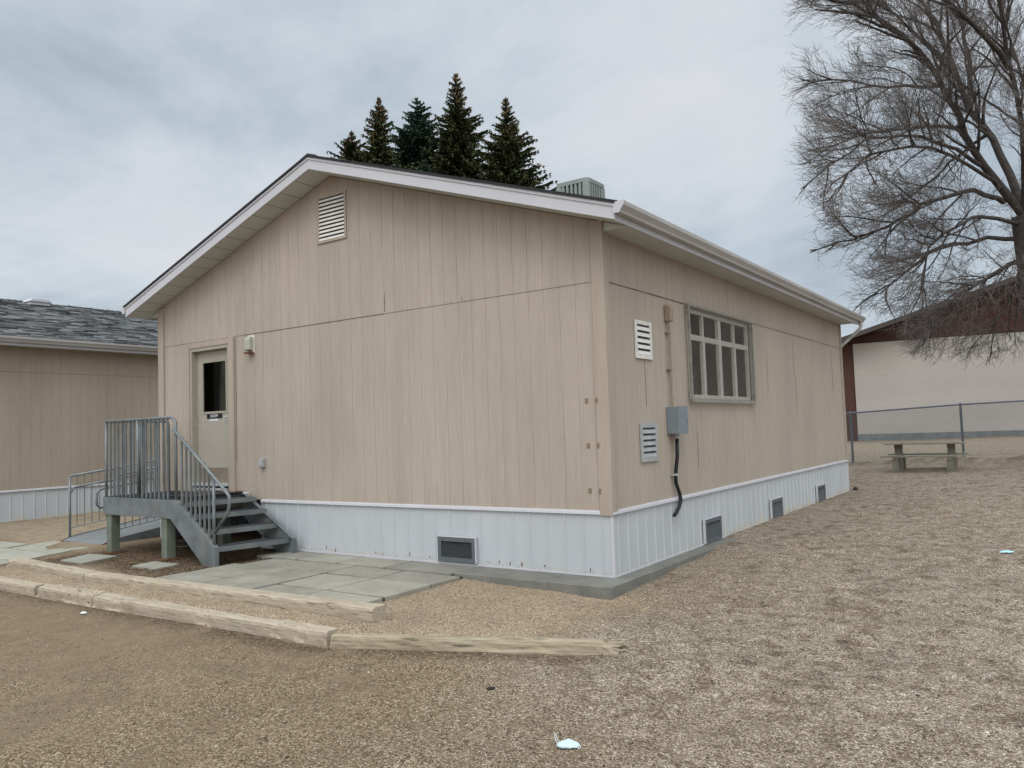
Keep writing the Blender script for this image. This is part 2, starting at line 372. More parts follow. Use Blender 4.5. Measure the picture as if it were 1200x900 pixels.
def ground_mat():
    m = NT('pea_gravel_ground')
    at = m.n('ShaderNodeAttribute', _attribute_name='soil'); sep = m.n('ShaderNodeSeparateColor'); m.l(at.outputs['Color'], sep.inputs[0])
    P = m.co.outputs['Object']
    def vor(scale):
        wn = m.n('ShaderNodeVectorMath', _operation='ADD'); nz = m.n('ShaderNodeTexNoise'); nz.inputs['Scale'].default_value = scale*.8
        sc = m.n('ShaderNodeVectorMath', _operation='SCALE'); sc.inputs['Scale'].default_value = .35/scale
        m.l(P, nz.inputs['Vector']); m.l(nz.outputs['Color'], sc.inputs[0]); m.l(P, wn.inputs[0]); m.l(sc.outputs[0], wn.inputs[1])
        v = m.n('ShaderNodeTexVoronoi', _feature='F1'); v.inputs['Scale'].default_value = scale; m.l(wn.outputs[0], v.inputs['Vector']); return v
    v1 = vor(112); v2 = vor(58); v3 = vor(170)
    def hue(v):
        s = m.n('ShaderNodeSeparateColor'); m.l(v.outputs['Color'], s.inputs[0]); return s.outputs[0]
    def stones(stops): 
        a = m.ramp(hue(v1), stops); b = m.ramp(hue(v2), stops)
        c = m.mix(m.ramp(m.noise(30, None, 2), [(.48, (0,)*3), (.56, (.85,)*3)]), a, b)
        gap = m.ramp(v1.outputs['Distance'], [(.30, (0,)*3), (.70, (.72,)*3)])
        return m.mix(gap, c, scl(stops[1][1], .38))
    brown = stones([(0, (.045, .034, .024)), (.25, (.19, .132, .078)), (.6, (.325, .235, .14)), (.86, (.50, .385, .25)), (1, (.62, .55, .43))])
    grey = stones([(0, (.05, .038, .028)), (.25, (.25, .192, .142)), (.55, (.40, .322, .248)), (.84, (.60, .51, .41)), (1, (.84, .77, .67))])
    tan = stones([(0, (.11, .08, .055)), (.28, (.35, .258, .172)), (.6, (.50, .385, .265)), (.88, (.62, .50, .36)), (1, (.74, .64, .50))])
    sand = m.ramp(m.noise(40, None, 6, .7), [(.3, (.25, .195, .135)), (.7, (.37, .30, .215))])
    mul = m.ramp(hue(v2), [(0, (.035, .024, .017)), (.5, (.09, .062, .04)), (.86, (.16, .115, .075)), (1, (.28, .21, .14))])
    # compacted dusty earth between the stones on the left of the yard
    dirt = m.ramp(m.noise(7, None, 8, .7), [(.3, (.165, .122, .08)), (.7, (.27, .202, .132))])
    xyz = m.n('ShaderNodeSeparateXYZ'); m.l(P, xyz.inputs[0])
    dusty = m.math('ADD', m.math('MULTIPLY', xyz.outputs[0], -.14), m.math('MULTIPLY', m.noise(1.1, None, 6, .65), 1.9))
    dm = m.ramp(m.math('SUBTRACT', dusty, .62), [(.35, (.0,)*3), (.8, (.74,)*3)])
    col = m.mix(dm, brown, dirt)
    col = m.mix(sep.outputs[2], col, grey)
    col = m.mix(at.outputs['Alpha'], col, tan)
    # trampled patches: the dents' shade and lighter tops painted into the colour
    pat = m.noise(1.5, m.vec((1, 1.0, 1)), 7, .68, .5); pat2 = m.noise(5.6, None, 5, .66, .4)
    col = m.mix(m.ramp(pat, [(.46, (0,)*3), (.62, (.38,)*3)]), col, m.mix(.5, col, (.09, .065, .045)))
    pm = m.math('MULTIPLY', m.ramp(pat2, [(.48, (0,)*3), (.60, (.8,)*3)]), m.math('ADD', m.math('MULTIPLY', sep.outputs[2], .9), .1))
    dent_shade = m.ramp(pat2, [(.36, (1.12, 1.11, 1.09)), (.48, (1.0, 1.0, 1.0)), (.56, (.80, .77, .73)), (.68, (.50, .46, .42))])  # dent hollows shaded and their tops lightened in the gravel colour
    fz = m.ramp(m.math('MULTIPLY', sep.outputs[2], m.noise(.8, None, 4, .6)), [(.18, (.12,)*3), (.42, (1,)*3)])
    col = m.mix(fz, col, m.mix(1.0, col, dent_shade, 'MULTIPLY'))
    sand = m.mix(m.ramp(pat2, [(.46, (0,)*3), (.62, (.45,)*3)]), sand, (.15, .11, .075))
    col = m.mix(sep.outputs[0], col, sand)
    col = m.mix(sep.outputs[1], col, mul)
    hgt = m.math('SUBTRACT', 1.0, v1.outputs['Distance']); h2 = m.math('SUBTRACT', 1.0, v2.outputs['Distance'])
    nb = m.bump(hgt, .9, .008); nb = m.bump(h2, .35, .008, nb); nb = m.bump(m.noise(6, None, 6, .7), .5, .03, nb)
    return m.out(col, .95, nb, 0, .15)
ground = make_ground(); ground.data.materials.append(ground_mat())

def make_pebbles():
    N = 90000
    # rejection sample in the part of the yard in front of the camera
    x = rng.uniform(-8.5, 5.2, N*3); y = rng.uniform(-6.2, 5, N*3)
    d = np.hypot(x-3.92, y+7.43); keep = rng.random(N*3) < np.clip((3.2/np.maximum(d, 1))**2, 0, 1)
    ok = ~((x < .23) & (x > -9) & (y > -.55)) & ~((x > -5) & (x < -1.57) & (y > -2.3)) & ~((y > -3.06) & (y < -2.66) & (x < -1.0) & (x > -9)) & ~((y > -2.75) & (y < -2.2) & (x < -1.05) & (x > -8))
    ok &= ~((x > -1.15) & (x < 1.1) & (np.abs(y-(-2.87+(x+1.1)*.42)) < .12))
    ok &= ~((x < -4.8) & (y > -2.3))
    cl = np.array([noise.noise(Vector((a*1.3, b*1.3, 3))) for a, b in zip(x, y)])
    keep &= ok & (rng.random(N*3) < np.clip(.62+cl*1.3+.1*x*.6, .08, 1))
    x = x[keep][:N]; y = y[keep][:N]; n = len(x)
    # actual surface height, read from the ground mesh through a coarse lookup
    z = np.empty(n)
    deps = ground.data
    co = np.empty(len(deps.vertices)*3); deps.vertices.foreach_get('co', co); co = co.reshape(-1, 3)
    xs = axis_pts(-14.5, 7.5, .07, -600, 600); ys = axis_pts(-6.4, 15, .07, -600, 700); Zg = co[:, 2].reshape(len(ys), len(xs))
    i = np.clip(np.searchsorted(xs, x)-1, 0, len(xs)-2); j = np.clip(np.searchsorted(ys, y)-1, 0, len(ys)-2)
    u = (x-xs[i])/(xs[i+1]-xs[i]); w = (y-ys[j])/(ys[j+1]-ys[j])
    z = (Zg[j, i]*(1-u)+Zg[j, i+1]*u)*(1-w)+(Zg[j+1, i]*(1-u)+Zg[j+1, i+1]*u)*w
    oc = np.array([(1,0,0),(0,1,0),(-1,0,0),(0,-1,0),(0,0,1),(0,0,-.6)], float)
    size = rng.gamma(5, .00085, n)+.0012
    sc = np.stack([size*rng.uniform(.8, 1.5, n), size*rng.uniform(.7, 1.1, n), size*rng.uniform(.4, .75, n)], -1)
    V = oc[None]*sc[:, None, :]*(1+rng.uniform(-.25, .25, (n, 6, 1)))
    a = rng.uniform(0, 2*PI, n); ca, sa = np.cos(a)[:, None], np.sin(a)[:, None]
    X = V[..., 0]*ca-V[..., 1]*sa; Y = V[..., 0]*sa+V[..., 1]*ca
    V = np.stack([X+x[:, None], Y+y[:, None], V[..., 2]+z[:, None]+size[:, None]*.25], -1).reshape(-1, 3)
    T = np.array([(0,1,4),(1,2,4),(2,3,4),(3,0,4),(1,0,5),(2,1,5),(3,2,5),(0,3,5)])
    F = (T[None]+(np.arange(n)*6)[:, None, None]).reshape(-1, 3)
    me = bpy.data.meshes.new('gravel'); me.vertices.add(len(V)); me.vertices.foreach_set('co', V.ravel())
    me.loops.add(F.size); me.loops.foreach_set('vertex_index', F.ravel()); me.polygons.add(len(F))
    me.polygons.foreach_set('loop_start', np.arange(0, F.size, 3)); me.polygons.foreach_set('loop_total', np.full(len(F), 3)); me.polygons.foreach_set('use_smooth', np.ones(len(F), bool)); me.update()
    t = me.attributes.new('tab', 'FLOAT', 'POINT'); t.data.foreach_set('value', np.repeat(np.clip(rng.normal(.48, .22, n), 0, 1), 6).astype(np.float32))
    me.materials.append(leaf_mat('loose_stone', [(.05, .04, .034), (.15, .115, .082), (.25, .195, .14), (.37, .30, .225), (.62, .57, .50)]))
    o = bpy.data.objects.new('gravel', me); C.objects.link(o)
    tag(o, label='loose small stones lying on the gravel yard', cat='gravel', kind='stuff')
make_pebbles()

# ------------------------------------------------------------------ the portable classrooms
W, L = 8.27, 11.0
RX = -W/2; OV = .39; SO = .365; ZB = -.70; SLOPE = 1/3
def ztop(x): return 3.077 + SLOPE*(-x if x > RX else (x+W))     # underside line of the rake
def fasc(x): return 2.955 + SLOPE*((SO-x) if x > RX else (x+W+SO))

def strips(a, b, pitch, gw, depth, extra=()):
    """breakpoints (s, d) of a grooved board face: flat at 0, narrow grooves of the given depth (positive = inwards)"""
    pts = []
    n = int((b-a)/pitch)
    for k in range(n+1):
        s = a+k*pitch
        if s-gw/2 > a+.02 and s+gw/2 < b-.02:
            pts += [(s-gw/2, 0), (s-gw/2+.0015, depth), (s+gw/2-.0015, depth), (s+gw/2, 0)]
    for e in extra:
        if a < e < b: pts.append((e, None))
    pts.sort(key=lambda q: q[0]); out = [(a, 0)]
    for s, d in pts: out.append((s, out[-1][1] if d is None else d))
    out.append((b, 0)); return out
def sheet(mb, P, prof, lo, hi, openings=()):
    for (s0, d0), (s1, d1) in zip(prof[:-1], prof[1:]):
        mid = (s0+s1)/2; segs = [(None, None)]
        cuts = sorted([(o[2], o[3]) for o in openings if o[0]-1e-4 <= mid <= o[1]+1e-4])
        l0, l1, h0, h1 = lo(s0), lo(s1), hi(s0), hi(s1)
        cur = (l0, l1)
        for z0, z1 in cuts:
            a = max(z0, cur[0])
            if z0 > cur[0]+1e-4:
                e = min(z0, h0); mb.quad(P(s0, d0, cur[0]), P(s1, d1, cur[1]), P(s1, d1, e), P(s0, d0, e))
            if z1 > cur[0]: cur = (z1, z1)
        if h0 > cur[0]+1e-4:
            mb.quad(P(s0, d0, cur[0]), P(s1, d1, cur[1]), P(s1, d1, h1), P(s0, d0, h0))

def set_tab(o, vals):
    t = o.data.attributes.new('tab', 'FLOAT', 'FACE'); t.data.foreach_set('value', vals)

def shingle_slope(mb, vals, side, y0, y1, curl, rnd):
    """tabs laid in courses up one slope; side = +1 right, -1 left"""
    ex = .143; run = 4.137+SO+.03; slope_len = run*math.hypot(1, SLOPE)
    nc = int(slope_len/ex)+1; dx = math.cos(math.atan(SLOPE)); dz = math.sin(math.atan(SLOPE))
    zt = 4.456+.185
    def P(t, y, up):                                  # t = distance down the slope from the ridge
        return (RX+side*(t*dx+up*dz), y, zt-t*dz+up*dx)
    for c in range(nc):
        t1 = min(slope_len, (c+1)*ex); t0 = c*ex-.05
        if t0 < 0: t0 = 0
        y = y0-rnd.uniform(0, .02)
        off = rnd.uniform(.1, .3); yy = y
        while yy < y1:
            w = off if yy == y else rnd.uniform(.26, .33); e = min(y1+rnd.uniform(0, .015), yy+w)
            cu = rnd.random()**2*curl; cu2 = cu+rnd.uniform(-.4, .4)*curl*.4; th = .006
            a = P(t0, yy, 0.002); b = P(t0, e, 0.002); c1 = P(t1+rnd.uniform(-.004, .006), e-.006, th+max(0, cu2)); d = P(t1+rnd.uniform(-.004, .006), yy, th+cu)
            tm = t1-.045; bm_ = P(tm, e-.003, .005+cu2*.15); am_ = P(tm, yy, .005+cu*.15)
            n0 = len(mb.f)
            mb.quad(a, b, bm_, am_); mb.quad(am_, bm_, c1, d)
            mb.quad(d, c1, P(t1, e-.006, -.004), P(t1, yy, -.004)); mb.quad(a, am_, P(tm, yy, -.004), P(t0, yy, -.004)); mb.quad(am_, d, P(t1, yy, -.004), P(tm, yy, -.004))
            q = rnd.random(); vals += [q]*(len(mb.f)-n0)
            yy = e

def gutter_prof(x, z, s=1):
    o = [(0, .0), (0, -.11), (.07, -.11), (.078, -.085), (.098, -.06), (.115, -.04), (.118, 0), (.108, 0), (.106, -.035), (.09, -.055), (.07, -.08), (.062, -.103), (.006, -.103), (.006, 0)]
    return [(x+s*a, z+b) for a, b in o]

def portable(root, L, siding, shingle, curl, detail, seed, gut):
    rnd = random.Random(seed); base = (0, 0, ZB); T = M['trim'] if detail else siding
    door = (-7.44, -6.42, .12, 2.35) if detail else None
    win = (2.27, 4.74, 1.22, 2.40) if detail else None
    seam = 2.44
    def bld(mb, name, mat, par=root, **k): return mb.build(name, mat, par, base, **k)
    # --- siding of the front gable
    extra = list(door[:2]) if door else []
    prof = strips(-W, 0, .2033, .008, .0035, extra+[RX, 0]) 
    if RX not in [p[0] for p in prof]: pass
    f = MB(); ops = [door] if door else []
    PF = lambda off: (lambda s, d, z: (s, off+d, z))
    sheet(f, PF(0), prof, lambda s: 0, lambda s: seam-.002, ops)
    sheet(f, PF(-.005), prof, lambda s: seam+.002, ztop, [])
    f.quad((-W, .02, 0), (-W+.001, .02, 0), (-W+.001, .02, seam), (-W, .02, seam))
    bk = MB()  # sheathing behind
    for s0, s1, z0, z1 in ([(-W, door[0], 0, 2.6), (door[1], 0, 0, 2.6), (door[0], door[1], door[3], 2.6)] if door else [(-W, 0, 0, 2.6)]):
        bk.box(s0+.002, s1-.002, .012, .10, z0, z1)
    bk.prism([(-W+.03, 2.6), (-.03, 2.6), (-.03, 3.06), (RX, 4.43), (-W+.03, 3.06)], 'y', .012, .1)
    n = len(bk.v)
    bk.prism([(-W+.03, 0), (-.03, 0), (-.03, 3.06), (RX, 4.43), (-W+.03, 3.06)], 'y', L-.1, L-.012)
    # --- side walls
    s = MB(); prof = strips(0, L, .2033, .008, .0035, list(win[:2]) if win else [])
    sheet(s, lambda a, d, z: (-d, a, z), prof, lambda a: 0, lambda a: seam-.002, [(win[0], win[1], win[2], seam)] if win else [])
    sheet(s, lambda a, d, z: (.004-d, a, z), prof, lambda a: seam+.002, lambda a: 2.985, [])
    if win: sheet(s, lambda a, d, z: (-d, a, z), strips(win[0], win[1], 9, .01, .0), lambda a: win[3], lambda a: seam-.004, [])
    for z0, z1, a, b in ([(0, win[2], 0.1, L-.1), (win[3], 3.06, .1, L-.1), (win[2], win[3], .1, win[0]), (win[2], win[3], win[1], L-.1)] if win else [(0, 3.06, .1, L-.1)]):
        bk.box(-.10, -.012, a, b, z0, z1)
    bk.box(-W+.012, -W+.1, .1, L-.1, 0, 3.06)
    bk.box(-W+.1, -.1, .1, L-.1, -.02, .05); bk.box(-W+.1, -.1, .1, L-.1, 2.75, 2.8)
    l = MB(); sheet(l, lambda a, d, z: (-W+d, a, z), strips(0, L, .2033, .008, .0035), lambda a: 0, lambda a: 2.985)
    b = MB(); sheet(b, lambda a, d, z: (a, L-d, z), strips(-W, 0, .2033, .008, .0035, [RX]), lambda a: 0, ztop)
    bld(f, 'wall', siding); bld(s, 'wall', siding); bld(l, 'wall', siding); bld(b, 'wall', siding)
    bld(bk, 'wall_framing', M['darkhole'])
    # --- corner boards
    for (x, sx) in ((0, 1), (-W, -1)):
        for (y, sy) in ((0, -1), (L, 1)):
            c = MB()
            zt = 3.07 if True else 0
            c.box(*sorted((x-sx*.125, x+sx*.030)), *sorted((y, y+sy*.030)), -.045, 3.09)
            c.box(*sorted((x+sx*.001, x+sx*.0295)), *sorted((y-sy*.002, y-sy*.085)), -.04, 2.972)
            bld(c, 'corner_board', T, bevel=.002)
    # --- skirting
    zs = -.68
    def rib(a, b):
        out = [(a, 0)]; k = a+.115
        while k < b-.05:
            out += [(k-.014, 0), (k-.006, -.013), (k+.006, -.013), (k+.014, 0)]; k += .2286
        out.append((b, 0)); return out
    zl = lambda q: zs-.24*0
    for nm, P, a, b_ in (('f', lambda q, d, z: (q, -.004+d, z), (-5.72 if detail else -W-.002), .002), ('r', lambda q, d, z: (.004-d, q, z), 0, L), ('l', lambda q, d, z: (-W-.004+d, q, z), 0, L), ('b', lambda q, d, z: (q, L+.004-d, z), -W, 0)):
        k = MB(); sheet(k, P, rib(a, b_), lambda q: zs, lambda q: -.012)
        bld(k, 'skirting', M['skirt'])
    if detail:
        k = MB(); sheet(k, lambda q, d, z: (q, -.004+d, z), rib(-W-.002, -7.95), lambda q: zs, lambda q: -.012); bld(k, 'skirting', M['skirt'])
    k = MB(); fl = [(.02, .012), (-.03, -.006), (-.034, -.034), (-.002, -.034), (-.002, -.012)]
    k.prism([(a, z) for a, z in fl], 'x', (-5.70 if detail else -W-.03), -.125+.0)
    k.prism([(-a, z) for a, z in fl], 'y', -.028, L+.03)
    k.prism([(-W+a, z) for a, z in fl], 'y', -.02, L+.03)
    k.prism([(L-a, z) for a, z in fl], 'x', -W, 0)
    bld(k, 'flashing', M['white'])
    k = MB()
    k.box((-5.72 if detail else -W-.012), .012, -.022, -.006, zs-.012, zs+.014); k.box(.006, .022, -.01, L, zs-.012, zs+.014); k.box(-.012, .018, -.018, .012, zs+.014, -.03)
    k.box(-W-.018, -W+.012, -.018, .012, zs+.014, -.03); k.box(-.01, .016, L-.012, L+.016, zs+.014, -.03); k.box(-W-.022, -W-.006, 0, L, zs-.012, zs+.014)
    bld(k, 'skirting_trim', M['white'])
    # --- roof deck, fascia, soffits
    deck = MB()
    z = 4.456+.175
    for sd in (1, -1):
        xe = RX+sd*(4.137+SO+.012)
        deck.poly([(RX, -OV+.004, z), (xe, -OV+.004, z-SLOPE*(abs(xe-RX))), (xe, L+OV-.004, z-SLOPE*abs(xe-RX)), (RX, L+OV-.004, z)])
        deck.poly([(RX, -OV+.004, z-.02), (xe, -OV+.004, z-.02-SLOPE*(abs(xe-RX))), (xe, L+OV-.004, z-.02-SLOPE*abs(xe-RX)), (RX, L+OV-.004, z-.02)])
    roof = bld(deck, 'roof', M['shingle'])
    set_tab(roof, [.3]*len(roof.data.polygons))
    sh = MB(); vals = []
    for sd in (1, -1): shingle_slope(sh, vals, sd, -OV-.012, L+OV+.012, curl, rnd)
    # ridge caps
    y = -OV-.01
    while y < L+OV:
        n0 = len(sh.f); h = .012+rnd.uniform(0, curl*.5)
        for sd in (1, -1):
            sh.quad((RX, y, z+.02+h), (RX, y+.2, z+.016), (RX+sd*.14, y+.2, z+.016-.047), (RX+sd*.14, y, z+.02+h-.047))
            sh.quad((RX, y, z+.02+h), (RX+sd*.14, y, z+.02+h-.047), (RX+sd*.14, y, z-.04), (RX, y, z))
        vals += [rnd.random()]*(len(sh.f)-n0); y += .15
    so = bld(sh, 'shingles', shingle, par=roof); set_tab(so, vals)
    for y0, y1 in ((-OV, -OV+.022), (L+OV-.022, L+OV)):
        k = MB()
        for sd in (1, -1):
            xe = RX+sd*(4.137+SO)
            zb_r, zb_e = 4.456, 2.955
            k.prism([(RX, zb_r), (xe, zb_e), (xe, zb_e+.168), (RX, zb_r+.168)], 'y', y0, y1)
        o = bld(k, 'fascia', M['white'])
        k = MB()                                       # drip edge, a little proud under the shingles
        ya, yb = (y0-.012, y0-.002) if y0 < 0 else (y1+.002, y1+.012)
        for sd in (1, -1):
            xe = RX+sd*(4.137+SO+.005)
            k.prism([(RX, 4.456+.128), (xe, 2.955+.128), (xe, 2.955+.172), (RX, 4.456+.172)], 'y', ya, yb)
        bld(k, 'drip_edge', M['white'], par=o)
    for ya, yb in ((-OV-.026, -OV-.002), (L+OV+.002, L+OV+.026)):
        for sd in (1, -1):
            xe = RX+sd*(4.137+SO+.02); k = MB()
            k.prism([(RX, 4.456+.160), (xe, 2.955+.157), (xe, 2.955+.188), (RX, 4.456+.192)], 'y', ya, yb); o = bld(k, 'shingle_edge', shingle, par=roof); set_tab(o, [.1]*len(o.data.polygons))
    for ya, yb in ((-OV+.022, 0.0), (L, L+OV-.022)):
        k = MB()
        for sd in (1, -1):
            n = int((4.137+SO)/.305)+1; X = 0; tot = 4.137+SO-.005
            while X < tot:
                X1 = min(tot, X+.297); gx = min(tot, X1+.008)
                zf = lambda q, o_=0: 4.462-SLOPE*q+o_
                k.quad((RX+sd*X, ya, zf(X)), (RX+sd*X1, ya, zf(X1)), (RX+sd*X1, yb, zf(X1)), (RX+sd*X, yb, zf(X)))
                if gx > X1:
                    k.quad((RX+sd*X1, ya, zf(X1, .008)), (RX+sd*gx, ya, zf(gx, .008)), (RX+sd*gx, yb, zf(gx, .008)), (RX+sd*X1, yb, zf(X1, .008)))
                    k.quad((RX+sd*X1, ya, zf(X1)), (RX+sd*X1, ya, zf(X1, .008)), (RX+sd*X1, yb, zf(X1, .008)), (RX+sd*X1, yb, zf(X1)))
                X = gx
        bld(k, 'soffit', M['soffit'])
    for sd, x0 in ((1, 0.0), (-1, -W)):
        k = MB(); y = 0.0
        xa, xb = x0+sd*.0, x0+sd*(SO-.02)
        while y < L:
            for j in range(3):
                y1 = min(L, y+(.096 if j < 2 else .098)); 
                k.quad((xa, y, 2.972), (xb, y, 2.972), (xb, y1, 2.972), (xa, y1, 2.972))
                y2 = min(L, y1+.006); hh = .006 if j < 2 else .009
                k.quad((xa, y1, 2.972+hh), (xb, y1, 2.972+hh), (xb, y2, 2.972+hh), (xa, y2, 2.972+hh)); y = y2
        for yy in (-.0015, L+.0015):
            k.poly([(xa, yy, 2.968), (xb, yy, 2.968), (xb, yy, fasc(x0+sd*SO)+.01), (xa, yy, 3.075)])
        bld(k, 'soffit', M['soffit'])
        k = MB(); xo = x0+sd*SO
        k.box(*sorted((xo-sd*.02, xo-sd*.0005)), -OV+.023, L+OV-.023, 2.952, 3.11)
        bld(k, 'fascia', M['white'])
        k = MB(); pr = gutter_prof(xo+sd*.001, 3.125, sd)
        k.prism(pr, 'y', -OV-.015, L+OV+.015)
        g = bld(k, 'gutter', gut)
        for yy in (-OV-.02, L+OV+.016):
            k = MB(); k.prism([(xo+sd*a, 3.127+b_) for a, b_ in ((0, 0), (0, -.115), (.07, -.115), (.085, -.08), (.118, -.045), (.122, .002))], 'y', yy, yy+.004)
            bld(k, 'gutter_cap', M['white'], par=g)
        if detail and sd == 1:
            k = MB(); yy = L+.22
            pts = [(xo+.05, yy, 3.02), (xo+.05, yy, 2.93), (xo+.02, yy, 2.86), (.16, yy-.02, 2.66), (.02, L+.10, 2.52), (-.02, L+.075, 2.45), (-.02, L+.075, -.6)]
            k.tube(pts, .036, 8); bld(k, 'downspout', M['gutter'], par=g)
    return rnd

root = empty('portable_classroom', (0, 0, ZB))
tag(root, 'tan grooved-board portable classroom with white skirting, standing in the middle of the yard', 'building')
portable(root, L, M['siding'], M['shingle'], .008, True, 3, M['gutter'])
B = (0, 0, ZB)

# door set in the gable wall
fr = MB()
fr.box(-7.44, -7.385, -.012, .13, .13, 2.345); fr.box(-6.475, -6.42, -.012, .13, .13, 2.345); fr.box(-7.385, -6.475, -.012, .13, 2.29, 2.345)
dfo = fr.build('door_frame', M['frame_alu'], root, B, bevel=.003)
for b_ in ((-7.53, -7.442, -.024, -.001, -.01, 2.43), (-6.418, -6.30, -.030, -.001, .0, 2.436), (-7.442, -6.418, -.022, -.0012, 2.347, 2.434)):
    tr = MB(); tr.box(*b_); tr.build('door_trim', M['trim'], root, B, bevel=.002)
d = MB()
x0, x1, z0, z1 = -7.383, -6.477, .225, 2.288
wx0, wx1, wz0, wz1 = -7.235, -6.625, 1.32, 2.12
for b in ((x0, wx0, z0, z1), (wx1, x1, z0, z1), (wx0, wx1, z0, wz0), (wx0, wx1, wz1, z1)): d.box(b[0], b[1], .085, .128, b[2], b[3])
door = d.build('door', M['doorpaint'], root, B)
d = MB(); 
for b in ((wx0-.02, wx0+.014, wz0-.02, wz1+.02), (wx1-.014, wx1+.02, wz0-.02, wz1+.02), (wx0+.014, wx1-.014, wz0-.02, wz0+.014), (wx0+.014, wx1-.014, wz1-.014, wz1+.02)): d.box(b[0], b[1], .076, .0845, b[2], b[3])
d.build('window_bead', M['frame_alu'], door, B)
d = MB(); d.box(wx0, wx1, .104, .108, wz0, wz1); d.build('pane', M['glass'], door, B)
d = MB(); d.box(x0+.04, x1-.02, .081, .0848, .235, .46); d.build('kick_plate', M['kick'], door, B)
d = MB(); d.box(-7.13, -6.74, .078, .0845, 1.225, 1.30); sg = d.build('room_sign', M['signblack'], door, B)
cu = bpy.data.curves.new('lettering', 'FONT'); cu.body = 'ROOM'; cu.size = .062; cu.extrude = .001; cu.align_x = 'CENTER'; cu.align_y = 'CENTER'
tmp = bpy.data.objects.new('tmp', cu); C.objects.link(tmp); dg = bpy.context.evaluated_depsgraph_get(); me = bpy.data.meshes.new_from_object(tmp.evaluated_get(dg)); bpy.data.objects.remove(tmp)
me.transform(Matrix.Translation((-6.94, .0765, 1.262-ZB)) @ Matrix.Rotation(PI/2, 4, 'X')); me.materials.clear(); me.materials.append(M['signtext'])
t = bpy.data.objects.new('lettering', me); C.objects.link(t); t.parent = sg
d = MB(); d.box(-7.06, -6.84, .080, .0845, 1.185, 1.215); d.build('paper_strip', M['litwhite'], door, B)
d = MB(); d.tube([(-6.53, .085, 1.24), (-6.53, .03, 1.24)], .012, 8); d.tube([(-6.53, .032, 1.24), (-6.65, .034, 1.235)], [.012, .008], 8)
d.tube([(-6.53, .0845, 1.24), (-6.53, .076, 1.24)], .03, 12)
d.build('handle', M['alu'], door, B)
d = MB(); d.box(-7.38, -6.48, -.03, .12, .185, .222); d.box(-7.36, -6.5, -.02, .1, .122, .15); d.build('threshold', M['alu'], root, B)
d = MB(); d.box(-7.37, -6.49, -.015, .1, .151, .184); d.build('threshold_gasket', M['signblack'], root, B)
# rotted board edge and foam under the threshold
d = MB(); d.box(-6.40, -6.02, -.012, -.0055, .03, .12); d.build('rotted_board', M['rust'], root, B)
d = MB(); d.box(-6.10, -5.97, -.05, -.014, .02, .11); d.build('insulation_piece', M['litwhite'], root, B, bevel=.004)
d = MB(); d.tube([(-6.55, -.04, .06), (-6.55, -.04, .12)], [.03, .025], 8); d.build('insulation_piece', M['litwhite'], root, B)

# wall light and outlet box
d = MB(); d.box(-5.96, -5.815, -.015, -.001, 2.145, 2.42); wl = d.build('wall_light', M['ventwhite'], root, B, bevel=.004)
d = MB(); d.prism([(-.09, 2.20), (-.016, 2.18), (-.016, 2.39), (-.07, 2.40), (-.09, 2.35)], 'x', -5.945, -5.83); d.build('lens', M['lampcream'], wl, B, bevel=.01)
d = MB(); d.box(-5.95, -5.82, -.10, -.016, 2.145, 2.168); d.build('base_cap', M['rust'], wl, B)
d = MB(); d.box(-5.70, -5.605, -.06, -.001, .47, .60); ob = d.build('outlet_box', M['ventgray'], root, B, bevel=.006)
d = MB(); d.box(-5.69, -5.615, -.066, -.0605, .48, .59); d.build('cover', M['ventgray'], ob, B, bevel=.002)

def louvre(name, P, u0, u1, z0, z1, n, fw, mat_f, mat_s, tilt=.03, proud=.02, parent=root, label=None):
    """framed louvre on a wall; P(u, d, z) with d = distance out from the wall"""
    def bx(mb, a, b, d0, d1, c, e):
        pts = [P(a, d0, c), P(b, d0, c), P(b, d1, c), P(a, d1, c), P(a, d0, e), P(b, d0, e), P(b, d1, e), P(a, d1, e)]
        k = len(mb.v); mb.v += pts
        for q in ((0,3,2,1),(4,5,6,7),(0,1,5,4),(1,2,6,5),(2,3,7,6),(3,0,4,7)): mb.f.append(tuple(k+i for i in q))
    m = MB()
    bx(m, u0, u0+fw, .0015, proud, z0, z1); bx(m, u1-fw, u1, .0015, proud, z0, z1); bx(m, u0+fw, u1-fw, .0015, proud, z0, z0+fw); bx(m, u0+fw, u1-fw, .0015, proud, z1-fw, z1)
    o = m.build(name, mat_f, parent, B, bevel=.002)
    if label: o['label'] = label
    m = MB(); bx(m, u0+fw, u1-fw, .001, .003, z0+fw, z1-fw); m.build('backing', M['acdark'], o, B)
    m = MB(); p = (z1-z0-2*fw)/n
    for i in range(n):
        zc = z0+fw+p*i; a, b = u0+fw+.002, u1-fw-.002
        q = [(P(a, .018, zc+.002), P(b, .018, zc+.002), P(b, .004, zc+p*.68), P(a, .004, zc+p*.68)), (P(a, .021, zc+.002), P(b, .021, zc+.002), P(b, .007, zc+p*.68), P(a, .007, zc+p*.68))]
        k = len(m.v); m.v += list(q[0])+list(q[1])
        for ff in ((0,1,2,3),(7,6,5,4),(0,4,5,1),(2,6,7,3),(1,5,6,2),(3,7,4,0)): m.f.append(tuple(k+i_ for i_ in ff))
    m.build('louvres', mat_s, o, B)
    return o
PFr = lambda u, d, z: (u, -d-.004, z)
PSd = lambda u, d, z: (d+.004, u, z)
louvre('vent', PFr, -4.40, -3.83, 3.54, 4.20, 11, .035, M['trim'], M['ventwhite'], label='white gable vent with a tan frame high under the ridge')
louvre('vent', PSd, .70, 1.13, 1.65, 2.09, 5, .045, M['ventwhite'], M['ventwhite'], label='white louvred vent high on the side wall')
louvre('vent', PSd, .73, 1.17, .47, .91, 5, .05, M['ventgray'], M['ventgray'], label='grey metal louvred vent low on the side wall')

